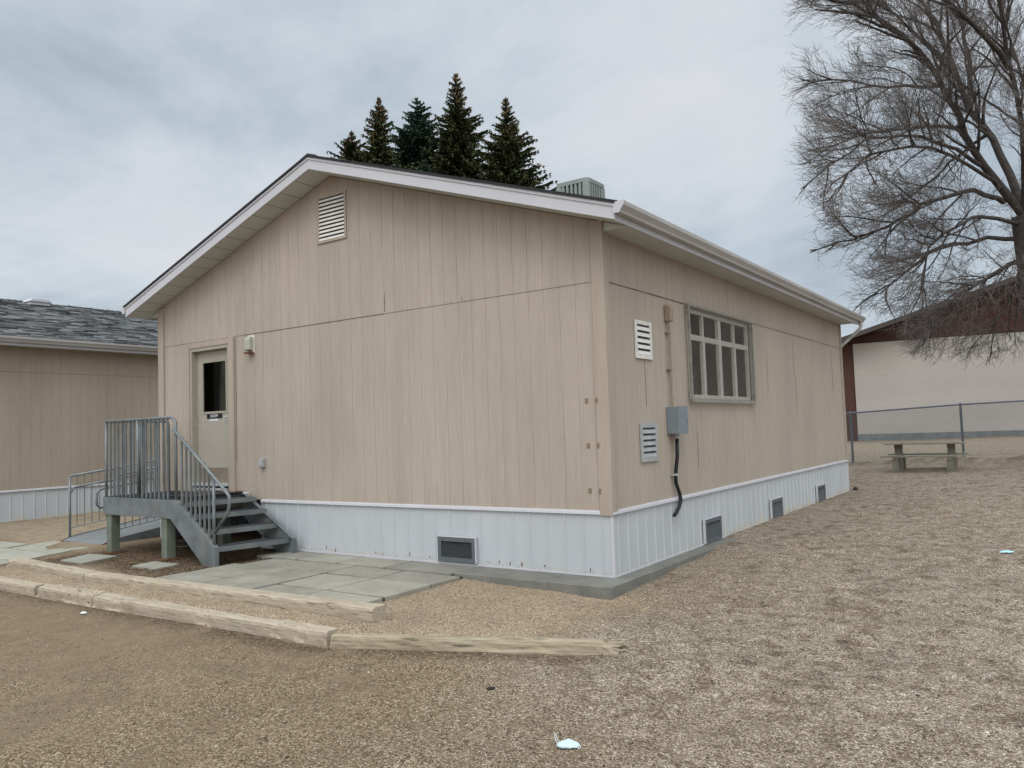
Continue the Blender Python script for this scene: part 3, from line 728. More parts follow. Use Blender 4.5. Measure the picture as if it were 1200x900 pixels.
def skirt_vent(P, u0, u1, z0, z1, lab):
    m = MB()
    def bx(mb, a, b, d0, d1, c, e):
        pts = [P(a, d0, c), P(b, d0, c), P(b, d1, c), P(a, d1, c), P(a, d0, e), P(b, d0, e), P(b, d1, e), P(a, d1, e)]
        k = len(mb.v); mb.v += pts
        for q in ((0,3,2,1),(4,5,6,7),(0,1,5,4),(1,2,6,5),(2,3,7,6),(3,0,4,7)): mb.f.append(tuple(k+i for i in q))
    fw = .05
    bx(m, u0, u0+fw, .0, .03, z0, z1); bx(m, u1-fw, u1, .0, .03, z0, z1); bx(m, u0+fw, u1-fw, .0, .03, z0, z0+fw); bx(m, u0+fw, u1-fw, .0, .03, z1-fw, z1)
    o = m.build('skirting_vent', M['ventdark'], root, B); o['label'] = lab
    m = MB(); bx(m, u0+fw, u1-fw, .0, .008, z0+fw, z1-fw); m.build('backing', M['darkhole'], o, B)
    m = MB(); bx(m, u0-.012, u1+.012, .0, .034, z1+.001, z1+.013); bx(m, u0-.012, u0-.001, 0, .034, z0, z1); bx(m, u1+.001, u1+.013, 0, .034, z0, z1)
    m.build('flange', M['white'], o, B)
    m = MB(); ph = z1-z0-2*fw; pw = u1-u0-2*fw; st = .022; k = -ph
    while k < pw:
        for sg_ in (1, -1):
            a0 = max(0, k); a1 = min(pw, k+ph)
            if a1 > a0:
                t0, t1 = (a0-k), (a1-k)
                if sg_ < 0: t0, t1 = ph-t0, ph-t1
                m.tube([P(u0+fw+a0, .016, z0+fw+t0), P(u0+fw+a1, .016, z0+fw+t1)], .0018, 3, False)
        k += st
    m.build('grille', M['ventdark'], o, B)
PFk = lambda u, d, z: (u, -d-.018, z); PSk = lambda u, d, z: (d+.018, u, z)
skirt_vent(PFk, -2.35, -1.785, -.655, -.365, 'mesh crawl-space vent in the front skirting')
for a, zz in ((2.46, -.665), (5.32, -.66), (8.2, -.66)):
    skirt_vent(PSk, a, a+.60, zz, -.365, {2.46: 'side skirting vent nearest the corner', 5.32: 'middle one of the side skirting vents', 8.2: 'side skirting vent farthest from the corner'}[a])

# brown bracket marks by the corner
for z in (1.17, .69, .21):
    for x, w in ((-.25, .045), (-.115, .035)):
        d = MB(); yy = -.0035 if x < -.2 else -.0335
        d.prism([(x-w/2, z-.028), (x+w/2-.006, z-.03), (x+w/2, z+.02), (x, z+.03), (x-w/2+.004, z+.026)], 'y', yy, yy+.003); d.build('patch_mark', M['brown'], root, B)
# open cracks and sheet joints, plus the door trim's painted shadow line
class CR:
    def prism(s, *a): m_ = MB(); m_.prism(*a); m_.build('siding_crack_and_shadow', M['joint'], root, B)
cr = CR()
for x, z0, z1 in ((-3.17, 2.46, 2.72), (-1.9, 2.45, 2.50), (-6.27, .55, 2.42)):  # last entry is the door trim's cast shadow, painted as a dark strip
    cr.prism([(x-.004, z0), (x+.004, z0), (x+.006, (z0+z1)/2), (x+.002, z1), (x-.003, z1)], 'y', -.0075, -.0055)
cr2 = cr; cr = MB()
cr.quad((-8.15, .0005, 2.434), (-.13, .0005, 2.434), (-.13, .0005, 2.446), (-8.15, .0005, 2.446))
pts = [(-6.1, 2.441), (-5.0, 2.440), (-3.9, 2.442), (-3.2, 2.441)]
for (a, z0), (b, z1) in zip(pts[:-1], pts[1:]):
    cr.quad((a, -.0055, z0-.002), (b, -.0055, z1-.003), (b, -.0055, z1+.004), (a, -.0055, z0+.003))
cr.build('sheet_joint', M['joint'], root, B); cr = cr2
for y, z0, z1 in ((2.45, .30, .78), (7.25, .95, 1.7), (7.18, 1.7, 2.42), (10.1, 1.5, 2.35), (.95, 1.1, 1.7), (5.6, 1.4, 2.1)):
    cr.prism([(y-.003, z0), (y+.003, z0), (y+.007, (z0+z1)/2), (y+.001, z1), (y-.003, z1)], 'x', .0012, .003)
cr = MB(); cr.quad((.0052, .12, 2.434), (.0052, 1.1, 2.436), (.0052, 1.1, 2.444), (.0052, .12, 2.443)); cr.quad((.0052, 1.1, 2.434), (.0052, 2.2, 2.431), (.0052, 2.2, 2.446), (.0052, 1.1, 2.446)); cr.quad((.0052, 4.9, 2.436), (.0052, 10.8, 2.436), (.0052, 10.8, 2.444), (.0052, 4.9, 2.443))
cr.build('sheet_joint', M['joint'], root, B)
# rusty screws at the foot of the skirting
d = MB()
for k in range(34):
    x = -5.1+k*.2286*.66; 
    if -2.4 < x < -1.7 or random.random() < .45: continue
    r = random.uniform(.006, .011); xx = x+random.uniform(-.02, .02); zz = -.655+random.uniform(-.01, .03); zz2 = zz+random.uniform(.0, .05)
    d.prism([(xx-r, zz), (xx+r, zz), (xx+r*.7, zz2+r), (xx-r*.6, zz2+r*.6)], 'y', -.0062, -.0045); d.build('rust_spot', M['rust'], root, B); d = MB()

# window on the side wall
wy0, wy1, wz0, wz1 = 2.27, 4.74, 1.22, 2.40
d = MB()
for a, b, c, e in ((wy0, wy0+.05, wz0, wz1), (wy1-.05, wy1, wz0, wz1), (wy0+.05, wy1-.05, wz0, wz0+.05), (wy0+.05, wy1-.05, wz1-.05, wz1)): d.box(-.09, -.014, a, b, c, e)
M['winframe'] = simple('window_frame_paint', (.66, .63, .57), .6, .08, 9)
wn = d.build('window', M['winframe'], root, B); wn['label'] = 'eight-light window behind a steel security screen'
d = MB(); ym = (wy0+wy1)/2; zt = 2.03
d.box(-.082, -.016, ym-.055, ym+.055, wz0+.05, wz1-.05)
d.box(-.08, -.017, wy0+.05, ym-.06, zt-.035, zt+.035); d.box(-.08, -.017, ym+.06, wy1-.05, zt-.035, zt+.035)
for yc in ((wy0+.05+ym-.06)/2, (wy1-.05+ym+.06)/2):
    d.box(-.078, -.018, yc-.045, yc+.045, wz0+.05, zt-.035); d.box(-.078, -.018, yc-.022, yc+.022, zt+.035, wz1-.05)
d.build('mullion', M['winframe'], wn, B)
d = MB(); d.box(-.062, -.058, wy0+.05, wy1-.05, wz0+.05, wz1-.05); d.build('pane', M['glass'], wn, B)
d = MB(); n = 26
for i in range(n):
    a = wy0+.03+(wy1-wy0-.06)*i/n; b = wy0+.03+(wy1-wy0-.06)*(i+1)/n
    if i in (2, 3, 8, 13, 17, 21, 22): continue
    d.quad((-.15+.012*(i % 2), a, wz0+.02), (-.15+.012*((i+1) % 2), b, wz0+.02), (-.15+.012*((i+1) % 2), b, wz1-.02), (-.15+.012*(i % 2), a, wz1-.02))
d.build('blind', M['curtain'], wn, B)
d = MB(); fx0, fx1 = .006, .058
sy0, sy1, sz0, sz1 = 2.21, 4.80, 1.165, 2.445
for a, b, c, e in ((sy0, sy0+.04, sz0, sz1), (sy1-.04, sy1, sz0, sz1), (sy0+.04, sy1-.04, sz0, sz0+.04), (sy0+.04, sy1-.04, sz1-.03, sz1)): d.box(fx1-.025, fx1, a, b, c, e)
for yy in (sy0, sy1-.03):
    for zz in (sz0+.1, sz1-.14): d.box(fx0, fx1-.026, yy, yy+.03, zz, zz+.04)
sc = d.build('security_screen', simple('screen_frame_tan', (.25, .235, .21), .6, .2, 9), wn, B)
d = MB(); ph = sz1-sz0-.08; pw = sy1-sy0-.08; k = -ph
while k < pw:
    for sg_ in (1, -1):
        a0 = max(0, k); a1 = min(pw, k+ph)
        if a1 > a0:
            t0, t1 = (a0-k), (a1-k)
            if sg_ < 0: t0, t1 = ph-t0, ph-t1
            d.tube([(fx1-.012, sy0+.04+a0, sz0+.05+t0), (fx1-.012, sy0+.04+a1, sz0+.05+t1)], .0019, 3, False)
    k += .045
d.build('mesh', simple('expanded_screen_mesh', (.16, .15, .135), .6, .1, 9), sc, B)

# electrical box, conduit and cable on the side wall
d = MB(); yc = 1.60
d.tube([(.045, yc, 1.09), (.045, yc, 2.17)], .0145, 10); cdo = d.build('conduit', M['conduit'], root, B, smooth=False)
d = MB(); d.prism([(.005, 2.15), (.085, 2.15), (.085, 2.30), (.05, 2.35), (.005, 2.35)], 'y', yc-.045, yc+.055); d.build('weather_head', M['conduit'], cdo, B, bevel=.006)
for z in (1.55, 2.0):
    d = MB(); d.tube([(.045, yc, z), (.045, yc, z+.025)], .026, 10); d.box(.001, .04, yc-.05, yc+.05, z+.002, z+.02); d.build('clamp', M['conduit'], cdo, B)
d = MB(); d.box(.006, .15, 1.49, 1.78, .775, 1.10); eb = d.build('electrical_box', M['box'], root, B, bevel=.003)
d = MB(); d.box(.151, .157, 1.485, 1.785, .77, 1.105); d.box(.157, .165, 1.74, 1.76, .91, .94); d.build('cover', M['box'], eb, B)
d = MB(); d.tube([(.07, 1.62, .775), (.07, 1.62, .715)], .03, 12); d.build('fitting', M['ventgray'], eb, B)
d = MB(); ctl = [(.07, 1.62, .72), (.068, 1.61, .5), (.05, 1.575, .28), (.045, 1.59, .18), (.055, 1.66, .05), (.06, 1.68, -.03), (.055, 1.63, -.11), (.05, 1.55, -.17), (.046, 1.49, -.20)]
d.tube(ctl, .022, 10); d.build('cable', M['black'], eb, B, smooth=True)
d = MB(); d.tube([(.05, 1.575, .27), (.05, 1.575, .295)], .027, 10); d.box(.002, .045, 1.53, 1.62, .27, .29); d.build('cable_clamp', M['ventgray'], eb, B)

# concrete footing under the corner
d = MB()
d.poly([(-1.75, -.49, -.682), (.21, -.49, -.682), (.21, 3.6, -.682), (-.3, 3.6, -.682), (-.3, .3, -.682), (-1.75, .3, -.682)])
edge = [(-1.75, -.49)]+[(-1.75+1.96*i/24, -.49+random.uniform(-.006, .006)) for i in range(1, 24)]+[(.205, -.487), (.212, -.47)]+[(.21+random.uniform(-.006, .006), -.4+i*.2) for i in range(20)]
mb = MB()
inner = [(max(-1.75, min(.0, x)), max(0.02, y)) for x, y in edge]
for (a, b) in zip(edge[:-1], edge[1:]):
    mb.quad((a[0], a[1], -.95), (b[0], b[1], -.95), (b[0]-.003, b[1]+.002, -.690), (a[0]-.003, a[1]+.002, -.690))
    mb.quad((a[0]-.003, a[1]+.002, -.690), (b[0]-.003, b[1]+.002, -.690), (b[0]-.012, b[1]+.010 if b[0] < .2 else b[1], -.683), (a[0]-.012, a[1]+.010 if a[0] < .2 else a[1], -.683))
top = [(x-.012, (y+.010) if x < .2 else y, -.683) for x, y in edge]
mb.poly(top+[(-.3, 3.4, -.683), (-.3, .3, -.683), (-1.762, .3, -.683)])
mb.quad((-1.762, -.48, -.683), (-1.762, .3, -.683), (-1.762, .3, -.95), (-1.762, -.48, -.95))
mb.build('concrete_footing', M['slab'], root, B)

# ------------------------------------------------------------------ neighbour
nb = empty('portable_classroom', (-13.86, -4.6, ZB))
tag(nb, 'neighbouring tan portable classroom at the left edge with a worn grey shingle roof', 'building')
portable(nb, 13.2, M['siding_old'], M['shingle_old'], .03, False, 9, M['gutter'])
d = MB(); xx, yy = -3.92, 6.9
d.box(xx-.05, xx+.32, yy-.24, yy+.24, 4.50, 4.585); d.prism([(yy-.28, 4.58), (yy+.28, 4.58), (yy+.2, 4.66), (yy-.2, 4.66)], 'x', xx-.08, xx+.36)
d.build('roof_vent', M['white'], nb, B, bevel=.01)

# ------------------------------------------------------------------ rooftop unit
ac = empty('rooftop_air_conditioner', (-2.5, 4.34, 4.18)); tag(ac, 'grey-green rooftop air conditioner with slotted sides, beyond the front roof edge', 'air conditioner')
def rounded(x0, x1, y0, y1, r, n=4):
    pts = []
    for cx, cy, a0 in ((x1-r, y0+r, -90), (x1-r, y1-r, 0), (x0+r, y1-r, 90), (x0+r, y0+r, 180)):
        for i in range(n+1):
            a = math.radians(a0+90*i/n); pts.append((cx+r*math.cos(a), cy+r*math.sin(a)))
    return pts
S = .66
d = MB(); d.prism(rounded(-S, 0, 0, S, .09), 'z', .93, 1.0); d.prism(rounded(-S, 0, 0, S, .09), 'z', .17, .24)
for cx, cy in ((-.07, .07), (-S+.07, .07), (-.07, S-.07), (-S+.07, S-.07)):
    d.prism(rounded(cx-.068, cx+.068, cy-.068, cy+.068, .05), 'z', .241, .929)
n = 8
for i in range(1, n):
    t_ = S*i/n
    d.box(-t_-.022, -t_+.022, .003, .02, .241, .929); d.box(-.02, -.003, t_-.022, t_+.022, .241, .929)
    d.box(-t_-.022, -t_+.022, S-.02, S-.003, .241, .929); d.box(-S+.003, -S+.02, t_-.022, t_+.022, .241, .929)
d.build('cabinet', M['acbody'], ac)
d = MB(); d.box(-S+.03, -.03, .03, S-.03, .242, .898); d.build('coil', M['acdark'], ac)
d = MB(); d.tube([(-S/2, S/2, .99), (-S/2, S/2, 1.02)], .24, 20); d.build('fan_guard', M['acdark'], ac)
for cx in (-.06, -S+.06): d = MB(); d.box(cx-.04, cx+.04, .0, S, -.15, .168); d.build('stand', M['acdark'], ac)

# ------------------------------------------------------------------ steel stair and landing
ang = math.radians(-1.5)
st = empty('metal_stairs', (-7.91, -1.155, -.735), ang)
tag(st, 'galvanised steel landing and stairs with railings in front of the classroom door', 'stairs')
ZL = .09+.735          # stringer top above the stair's base
D = 1.09; LX = 1.93; EX = 2.84; SK = .25
top_end = .24; bot_x = 2.59
def stringer(y, sk, th, outflange):
    m = MB()
    prof = [(0, ZL-.25), (0, ZL), (LX+sk*.3, ZL), (EX+sk, top_end), (EX+sk, -.01), (bot_x+sk, -.01), (LX-.12+sk*.3, ZL-.25)]
    m.prism(prof, 'y', y, y+th)
    # flanges along the top and bottom edges
    s = outflange
    for a, b in zip((prof[1], prof[2], prof[6], prof[0]), (prof[2], prof[3], prof[5], prof[6])):
        m.bar((a[0], y+th/2+s*.03, a[1]), (b[0], y+th/2+s*.03, b[1]), .06, .008)
    ya, yb_ = sorted((y+th/2+s*.005, y+th/2+s*.06))
    m.box(0, .008, ya, yb_, ZL-.245, ZL-.005); m.box(EX+sk-.008, EX+sk-.0005, ya, yb_, 0, top_end-.005)
    return m.build('stringer', M['galv'], st, bevel=.0015)
stringer(0, 0, .008, 1); stringer(D-.008, SK, .008, -1)
d = MB(); d.box(0, .06, .01, D-.01, ZL-.2, ZL-.01); d.box(LX-.06, LX, .04, D-.04, ZL-.1, ZL-.03); d.build('end_beam', M['galv'], st)
d = MB(); x = .01
d.box(.005, LX+.01, .012, D-.012, ZL-.022, ZL-.012); 
while x < LX: d.box(x, x+.006, .012, D-.012, ZL-.011, ZL+.012); x += .03
for k in range(9): yy = .05+k*.123; d.box(.01, LX, yy, yy+.006, ZL-.0115, ZL+.010)
d.build('landing_deck', M['grating'], st)
d = MB(); d.box(LX-.72, LX+.0, .22, D-.02, ZL+.0125, ZL+.028); d.build('door_mat', M['black'], st, bevel=.004)
for i, (zt, xn) in enumerate(((.235, 2.77), (.43, 2.52), (.625, 2.27), (.785, 2.03))):
    m = MB(); w = .25
    f0, f1 = xn, xn+SK*.8
    def pq(x_, y_): return x_+SK*.8*(y_/D)
    y0, y1 = .012, D-.012
    v = lambda x_, y_, z_: (pq(x_, y_), y_, z_)
    k = len(m.v)
    for z_ in (zt-.005, zt):
        m.v += [v(xn-w, y0, z_), v(xn, y0, z_), v(xn, y1, z_), v(xn-w, y1, z_)]
    for q in ((0,3,2,1),(4,5,6,7),(0,1,5,4),(1,2,6,5),(2,3,7,6),(3,0,4,7)): m.f.append(tuple(k+j for j in q))
    k = len(m.v)
    for z_ in (zt-.06, zt+.002):
        m.v += [v(xn, y0, z_), v(xn+.006, y0, z_), v(xn+.006, y1, z_), v(xn, y1, z_)]
    for q in ((0,3,2,1),(4,5,6,7),(0,1,5,4),(1,2,6,5),(2,3,7,6),(3,0,4,7)): m.f.append(tuple(k+j for j in q))
    tr_ = m.build('tread', M['galv'], st)
    m = MB(); m.quad(v(xn-w+.02, y0, zt+.003), v(xn-.045, y0, zt+.003), v(xn-.045, y1, zt+.003), v(xn-w+.02, y1, zt+.003)); m.build('grip_strip', M['grating'], tr_)
    m = MB(); m.box(xn-w, xn-w+.004, y0+.01, y1-.01, zt-.05, zt-.006); m.build('back_lip', M['galv'], tr_)
for x, y in ((.06, .02), (1.55, .02), (.06, D-.2), (1.55, D-.2)):
    m = MB(); m.box(x, x+.135, y, y+.135, .02, ZL-.251); lg = m.build('leg', M['galvleg'], st, bevel=.006)
    m = MB(); m.box(x-.03, x+.165, y-.03, y+.165, .0, .0195); m.build('base_plate', M['rust'], lg)
# railings: near side, left side; each a part with its own bars
def rail_part(name, top, bars, posts, r=.021):
    m = MB(); m.tube(top, r, 10); 
    for p, q in posts: m.tube([p, q], r, 10)
    o = m.build(name, M['galv'], st, smooth=True)
    for p, q in bars:
        m = MB(); m.bar(p, q, .023, .023, (0, 1, 0)); m.build('baluster', M['galv'], o)
    return o
ZR = 1.215+.735
yb = .034
bars = [((.05+i*.1105, yb, ZL+.002), (.05+i*.1105, yb, ZR)) for i in range(1, 16)]
rail_part('railing', [(.03, yb, ZR), (1.80, yb, ZR), (1.835, yb, ZR-.012), (LX-.02, yb, ZR-.06), (LX-.02, yb, ZL-.1)], bars, [((.03, yb, ZL-.18), (.03, yb, ZR)), ((.93, yb, ZL), (.93, yb, ZR))])
bars = [((.03, .1+i*.105, ZL-.02), (.03, .1+i*.105, ZR-.004)) for i in range(0, 9)]
rail_part('railing', [(.03, yb+.01, ZR-.002), (.03, D-.11, ZR-.002), (.03, D-.07, ZR-.03), (.03, D-.06, ZR-.08), (.03, D-.06, ZL-.1)], bars, [((.03, .55, ZL-.02), (.03, .55, ZR-.004))])
# stair hand rail with its return bend
a0 = (LX-.015, yb-.04, ZR-.16); a1 = (3.17, yb-.04, .93)
def on_rail(x): t = (x-a0[0])/(a1[0]-a0[0]); return a0[2]+t*(a1[2]-a0[2])
def on_str(x): t = (x-LX)/(EX-LX); return ZL+t*(top_end-ZL)
bars = []
for i in range(1, 8):
    x = LX+.02+i*.104; bars.append(((x, yb, on_str(x)-.02), (x, yb, on_rail(x)-.01)))
px = LX+.02+8*.104
rail_part('handrail', [a0, (3.09, yb-.045, on_rail(3.09)), (3.17, yb-.04, .915), (3.185, yb-.035, .86), (3.12, yb-.02, .70), (px+.02, yb, .43)], bars, [((px, yb, on_str(px)-.16), (px, yb, on_rail(px)-.012))])

# ------------------------------------------------------------------ ramp
rp = empty('access_ramp', (-9.27, -.66, -.715)); tag(rp, 'galvanised access ramp with low railings running back behind the stair landing', 'ramp')
SL = .125; RL = 7.0
def rz(y, h=0): return .055+SL*y+h
d = MB(); wx = .64
d.quad((-wx, 0, rz(0)), (wx, 0, rz(0)), (wx, RL, rz(RL)), (-wx, RL, rz(RL))); d.quad((-wx, -.13, .012), (wx, -.13, .012), (wx, 0, rz(0)), (-wx, 0, rz(0)))
d.quad((-wx, 0, rz(0)-.01), (wx, 0, rz(0)-.01), (wx, RL, rz(RL)-.01), (-wx, RL, rz(RL)-.01))
d.build('ramp_deck', simple('ramp_plate', (.20, .21, .215), .55, .1, 6, metal=.2), rp)
for sx in (-1, 1):
    m = MB(); x = sx*wx
    pr = [(0, -.02), (0, rz(0)+.015), (RL, rz(RL)+.015), (RL, rz(RL)-.15), (1.2, rz(1.2)-.15)]
    m.prism(pr, 'x', x-.006, x+.006); m.build('side_channel', M['galv'], rp)
    m = MB(); m.prism([(-.14, -.02), (-.14, .016), (0, rz(0)+.01), (0, -.02)], 'x', x-.006, x+.006); m.build('toe_plate', M['rust'], rp)
    y0 = .0 if sx < 0 else .12
    m = MB(); pts = [(x, y0, -.02), (x, y0, rz(y0, 1.02)), (x, RL, rz(RL, 1.02))]
    m.tube([pts[0], pts[1]], .021, 8); m.tube([pts[1], pts[2]], .021, 8); m.tube([(x, y0, rz(y0, .15)), (x, RL, rz(RL, .15))], .009, 6)
    for yy in np.arange(y0+1.6, RL, 1.6): m.tube([(x, yy, rz(yy)), (x, yy, rz(yy, 1.02))], .02, 8)
    R_ = m.build('railing', M['galv'], rp, smooth=True)
    yy = y0+.12
    while yy < RL-.1:
        m = MB(); m.bar((x, yy, rz(yy, .15)), (x, yy, rz(yy, 1.01)), .010, .010, (0, 1, 0)); m.build('baluster', M['galv'], R_); yy += .125
    m = MB(); xi = x-sx*.07
    if sx < 0: hp = [(xi+.0, y0-.02, rz(y0, .74)), (xi, y0+.03, rz(y0, .83)), (xi, RL, rz(RL, .83))]
    else: hp = [(xi, y0+.5, rz(y0, .52)), (xi, y0-.25, rz(y0, .52)), (xi, y0-.3, rz(y0, .57)), (xi, y0-.3, rz(y0, .76)), (xi, y0-.25, rz(y0, .81)), (xi, RL, rz(RL, .81))]
    m.tube(hp, .018, 8); m.build('handrail', M['galv'], rp, smooth=True)

# ------------------------------------------------------------------ paving
def slab(mb, pts, z, th=.06, tilt=0, cr=.0):
    n = len(mb.v); m = len(pts); cx = sum(p[0] for p in pts)/m; cy = sum(p[1] for p in pts)/m
    tx = random.uniform(-tilt, tilt); ty = random.uniform(-tilt, tilt)
    zz = lambda p: z+(p[0]-cx)*tx+(p[1]-cy)*ty
    inset = [(cx+(p[0]-cx)*.985, cy+(p[1]-cy)*.985) for p in pts]
    mb.v += [(p[0], p[1], z-th) for p in pts]+[(p[0], p[1], zz(p)-.006) for p in pts]+[(p[0], p[1], zz(p)) for p in inset]
    for k in (0, m):
        for i in range(m): j = (i+1) % m; mb.f.append((n+k+i, n+k+j, n+k+m+j, n+k+m+i))
    mb.f.append(tuple(n+2*m+i for i in range(m)))
pv = MB()
xs_ = [-4.93, -4.08, -3.23, -2.44, -1.60]; ys_ = [-2.32, -1.735, -1.035, -.535]
for i in range(4):
    for j in range(3):
        g = .017; o1 = (.1 if j == 1 else 0); a, b = xs_[i], xs_[i+1]
        if j == 1: a, b = a+(.0 if i else 0), b
        if i == 0 and j == 2: a += .15
        pts = [(a+g, ys_[j]+g), (b-g, ys_[j]+g), (b-g, ys_[j+1]-g), (a+g, ys_[j+1]-g)]
        pts = [(x_+random.uniform(-.007, .007), y_+random.uniform(-.007, .007)) for x_, y_ in pts]
        slab(pv, pts, -.703+random.uniform(-.002, .003), .07, .005)
for a, b in ((-5.18, -4.36), (-4.35, -3.62), (-3.61, -2.80), (-2.79, -1.78)):
    slab(pv, [(a+.006, -.51), (b-.006, -.515), (b-.006, -.026), (a+.006, -.026)], -.692+random.uniform(-.004, .003), .07, .006)
o_ = pv.build('patio', M['paver']); tn = [random.random() for _ in range(40)]; set_tab(o_, [tn[i//9] for i in range(len(o_.data.polygons))])
m = MB(); m.box(-4.90, -1.625, -2.28, -.50, -.80, -.7115); m.build('joint_soil', simple('soil_in_joints', (.075, .056, .038), .95, .3, 12), o_)
tag(o_, kind='structure', label='patio of square concrete pavers in front of the white skirting')
pv = MB()
for pts in ([(-10.15, -.80), (-8.72, -.86), (-8.66, -1.20), (-10.1, -1.16)], [(-10.1, -1.18), (-8.66, -1.22), (-8.5, -1.62), (-9.98, -1.55)], [(-10.0, -1.58), (-9.28, -1.62), (-9.1, -2.2), (-9.9, -2.2)], [(-9.26, -1.62), (-8.48, -1.65), (-8.3, -2.15), (-9.08, -2.2)], [(-11.1, -1.2), (-10.17, -1.2), (-10.02, -1.6), (-10.95, -1.7)], [(-10.9, -1.72), (-10.02, -1.62), (-9.92, -2.25), (-10.8, -2.3)], [(-9.9, -2.22), (-8.3, -2.2), (-8.2, -2.6), (-9.8, -2.7)]):
    slab(pv, pts, -.716+random.uniform(-.004, .004), .07, .01)
o_ = pv.build('path', M['pathc']); set_tab(o_, [tn[i//9] for i in range(len(o_.data.polygons))])
tag(o_, kind='structure', label='pale slab path leading to the foot of the ramp')
for pts, lab in (([(-7.98, -1.32), (-7.30, -1.28), (-7.12, -1.86), (-7.76, -1.84)], 'concrete slab lying under the outer leg of the landing'),
                 ([(-6.28, -1.33), (-5.74, -1.30), (-5.66, -1.70), (-6.20, -1.68)], 'small concrete slab lying under the leg beside the stair foot'),
                 ([(-7.95, -.35), (-7.2, -.35), (-7.15, -.02), (-7.9, -.02)], 'concrete slab lying against the skirting under the landing')):
    m = MB(); cx, cy = pts[0]; slab(m, pts, -.722, .06, .012); 
    tag(m.build('paving_slab', M['pathc'], None, (0, 0, 0)), lab, 'paving slab', 'loose slabs under the steel landing')

# bark and chips under the landing
def chips():
    n = 2600; m = MB(); r = random.Random(4)
    for _ in range(n):
        x = r.uniform(-8.2, -4.3); y = r.uniform(-2.15, -.05)
        if y < -1.1-.3*math.sin(x*2)+(-.7 if x < -5 else .4) or (x > -4.9 and y < -.5): continue
        z = -.735+r.uniform(0, .008); a = r.uniform(0, PI); l_ = r.uniform(.008, .028); w = r.uniform(.003, .009)
        dx, dy = math.cos(a)*l_, math.sin(a)*l_; ex, ey = -math.sin(a)*w, math.cos(a)*w; t = r.uniform(-.006, .01)
        m.quad((x-dx-ex, y-dy-ey, z), (x+dx-ex, y+dy-ey, z+t), (x+dx+ex, y+dy+ey, z+t+.003), (x-dx+ex, y-dy+ey, z+.003))
    o = m.build('bark_chips', leaf_mat('bark_chip', [(.04, .025, .016), (.11, .07, .04), (.22, .15, .09)])); set_tab(o, [r.random() for _ in m.f])
    tag(o, 'dark bark chips and leaf litter under the landing', 'bark chips', kind='stuff')
chips()

# ------------------------------------------------------------------ landscape timbers
def timber(name, p0, p1, w, h, ztop_, mat, lab, cat, grp, seed, round_=.0, split=False, chips_=()):
    r = random.Random(seed); n = max(10, int((Vector(p1)-Vector(p0)).length/.05)); m = MB()
    p0 = Vector((*p0, 0)); p1 = Vector((*p1, 0)); d = (p1-p0).normalized(); s = Vector((d.y, -d.x, 0))   # s = towards the camera
    ns = 12
    for i in range(n+1):
        t = i/n; c = p0.lerp(p1, t); q = t*(p1-p0).length
        wv = w*(1+.05*noise.noise(Vector((q*1.5, seed, 0)))); 
        ring = []
        prof = [(-.5, 0), (-.5, .8), (-.46, .95), (-.38, 1), (-.1, 1), (.2, 1), (.38, .99), (.465, .93), (.5, .78), (.5, .45), (.49, .2), (.47, 0)]
        for k, (a, b) in enumerate(prof):
            aa, bb = a, b
            if round_: 
                ang_ = PI*(k/(len(prof)-1)); ca, cb = -.5*math.cos(ang_), math.sin(ang_); aa = a*(1-round_)+ca*round_; bb = b*(1-round_)+cb*round_
            if bb > .5: bb += .035*noise.noise(Vector((q*5, k*.6, seed)))+.03*noise.noise(Vector((q*22, k, seed)))
            if aa > .2: aa += .03*noise.noise(Vector((q*6, k, seed+3)))+.025*noise.noise(Vector((q*25, k, seed+3)))
            for cq, cw, cd in chips_:
                if abs(q-cq) < cw and aa > .15 and bb > .3:
                    f_ = (1-abs(q-cq)/cw)*cd; aa -= f_; bb -= f_*.7
            if split and t > .93: 
                f_ = (t-.93)/.07; bb *= 1-.45*f_*(.6+.7*r.random()); aa *= 1-.3*f_*r.random()
            ring.append(c+s*(aa*wv)+Vector((0, 0, ztop_-h+h*bb)))
        m.v += [tuple(v) for v in ring]
    for i in range(n):
        for k in range(ns-1): a = i*ns+k; m.f.append((a, a+1, a+1+ns, a+ns))
    m.f.append(tuple(range(ns))); m.f.append(tuple(n*ns+k for k in range(ns)))
    # local frame at the base of the timber, x along its length
    root_ = p0+Vector((0, 0, ztop_-h)); an = math.atan2(d.y, d.x); R_ = Matrix.Rotation(-an, 3, 'Z')
    m.v = [tuple(R_ @ (Vector(v)-root_)) for v in m.v]
    o = m.build(name, mat, None); o.location = root_; o.rotation_euler = (0, 0, an); return tag(o, lab, cat, grp)
GU = 'squared timbers edging the upper step'; GL = 'squared timbers edging the lower step'
timber('landscape_timber', (-7.86, -2.40), (-5.60, -2.52), .19, .13, -.620, M['timber'], 'short squared timber of the upper step, at its left end', 'timber', GU, 1, 0, False, [(.02, .04, .2)])
timber('landscape_timber', (-5.575, -2.53), (-1.09, -2.335), .185, .13, -.620, M['timber'], 'long squared timber of the upper step, beside the pavers', 'timber', GU, 2, 0, False, [(2.3, .06, .12), (1.0, .04, .1)])
timber('landscape_timber', (-9.6, -2.98), (-5.87, -2.945), .19, .15, -.715, M['timber'], 'squared timber of the lower step running out of the picture at the left', 'timber', GL, 3, 0, False, [(1.4, .12, .15)])
timber('landscape_timber', (-5.85, -2.945), (-4.66, -2.93), .2, .16, -.71, M['timber'], 'chipped short squared timber of the lower step, between two long ones', 'timber', GL, 4, 0, False, [(.02, .05, .3), (.78, .16, .32), (1.15, .07, .35)])
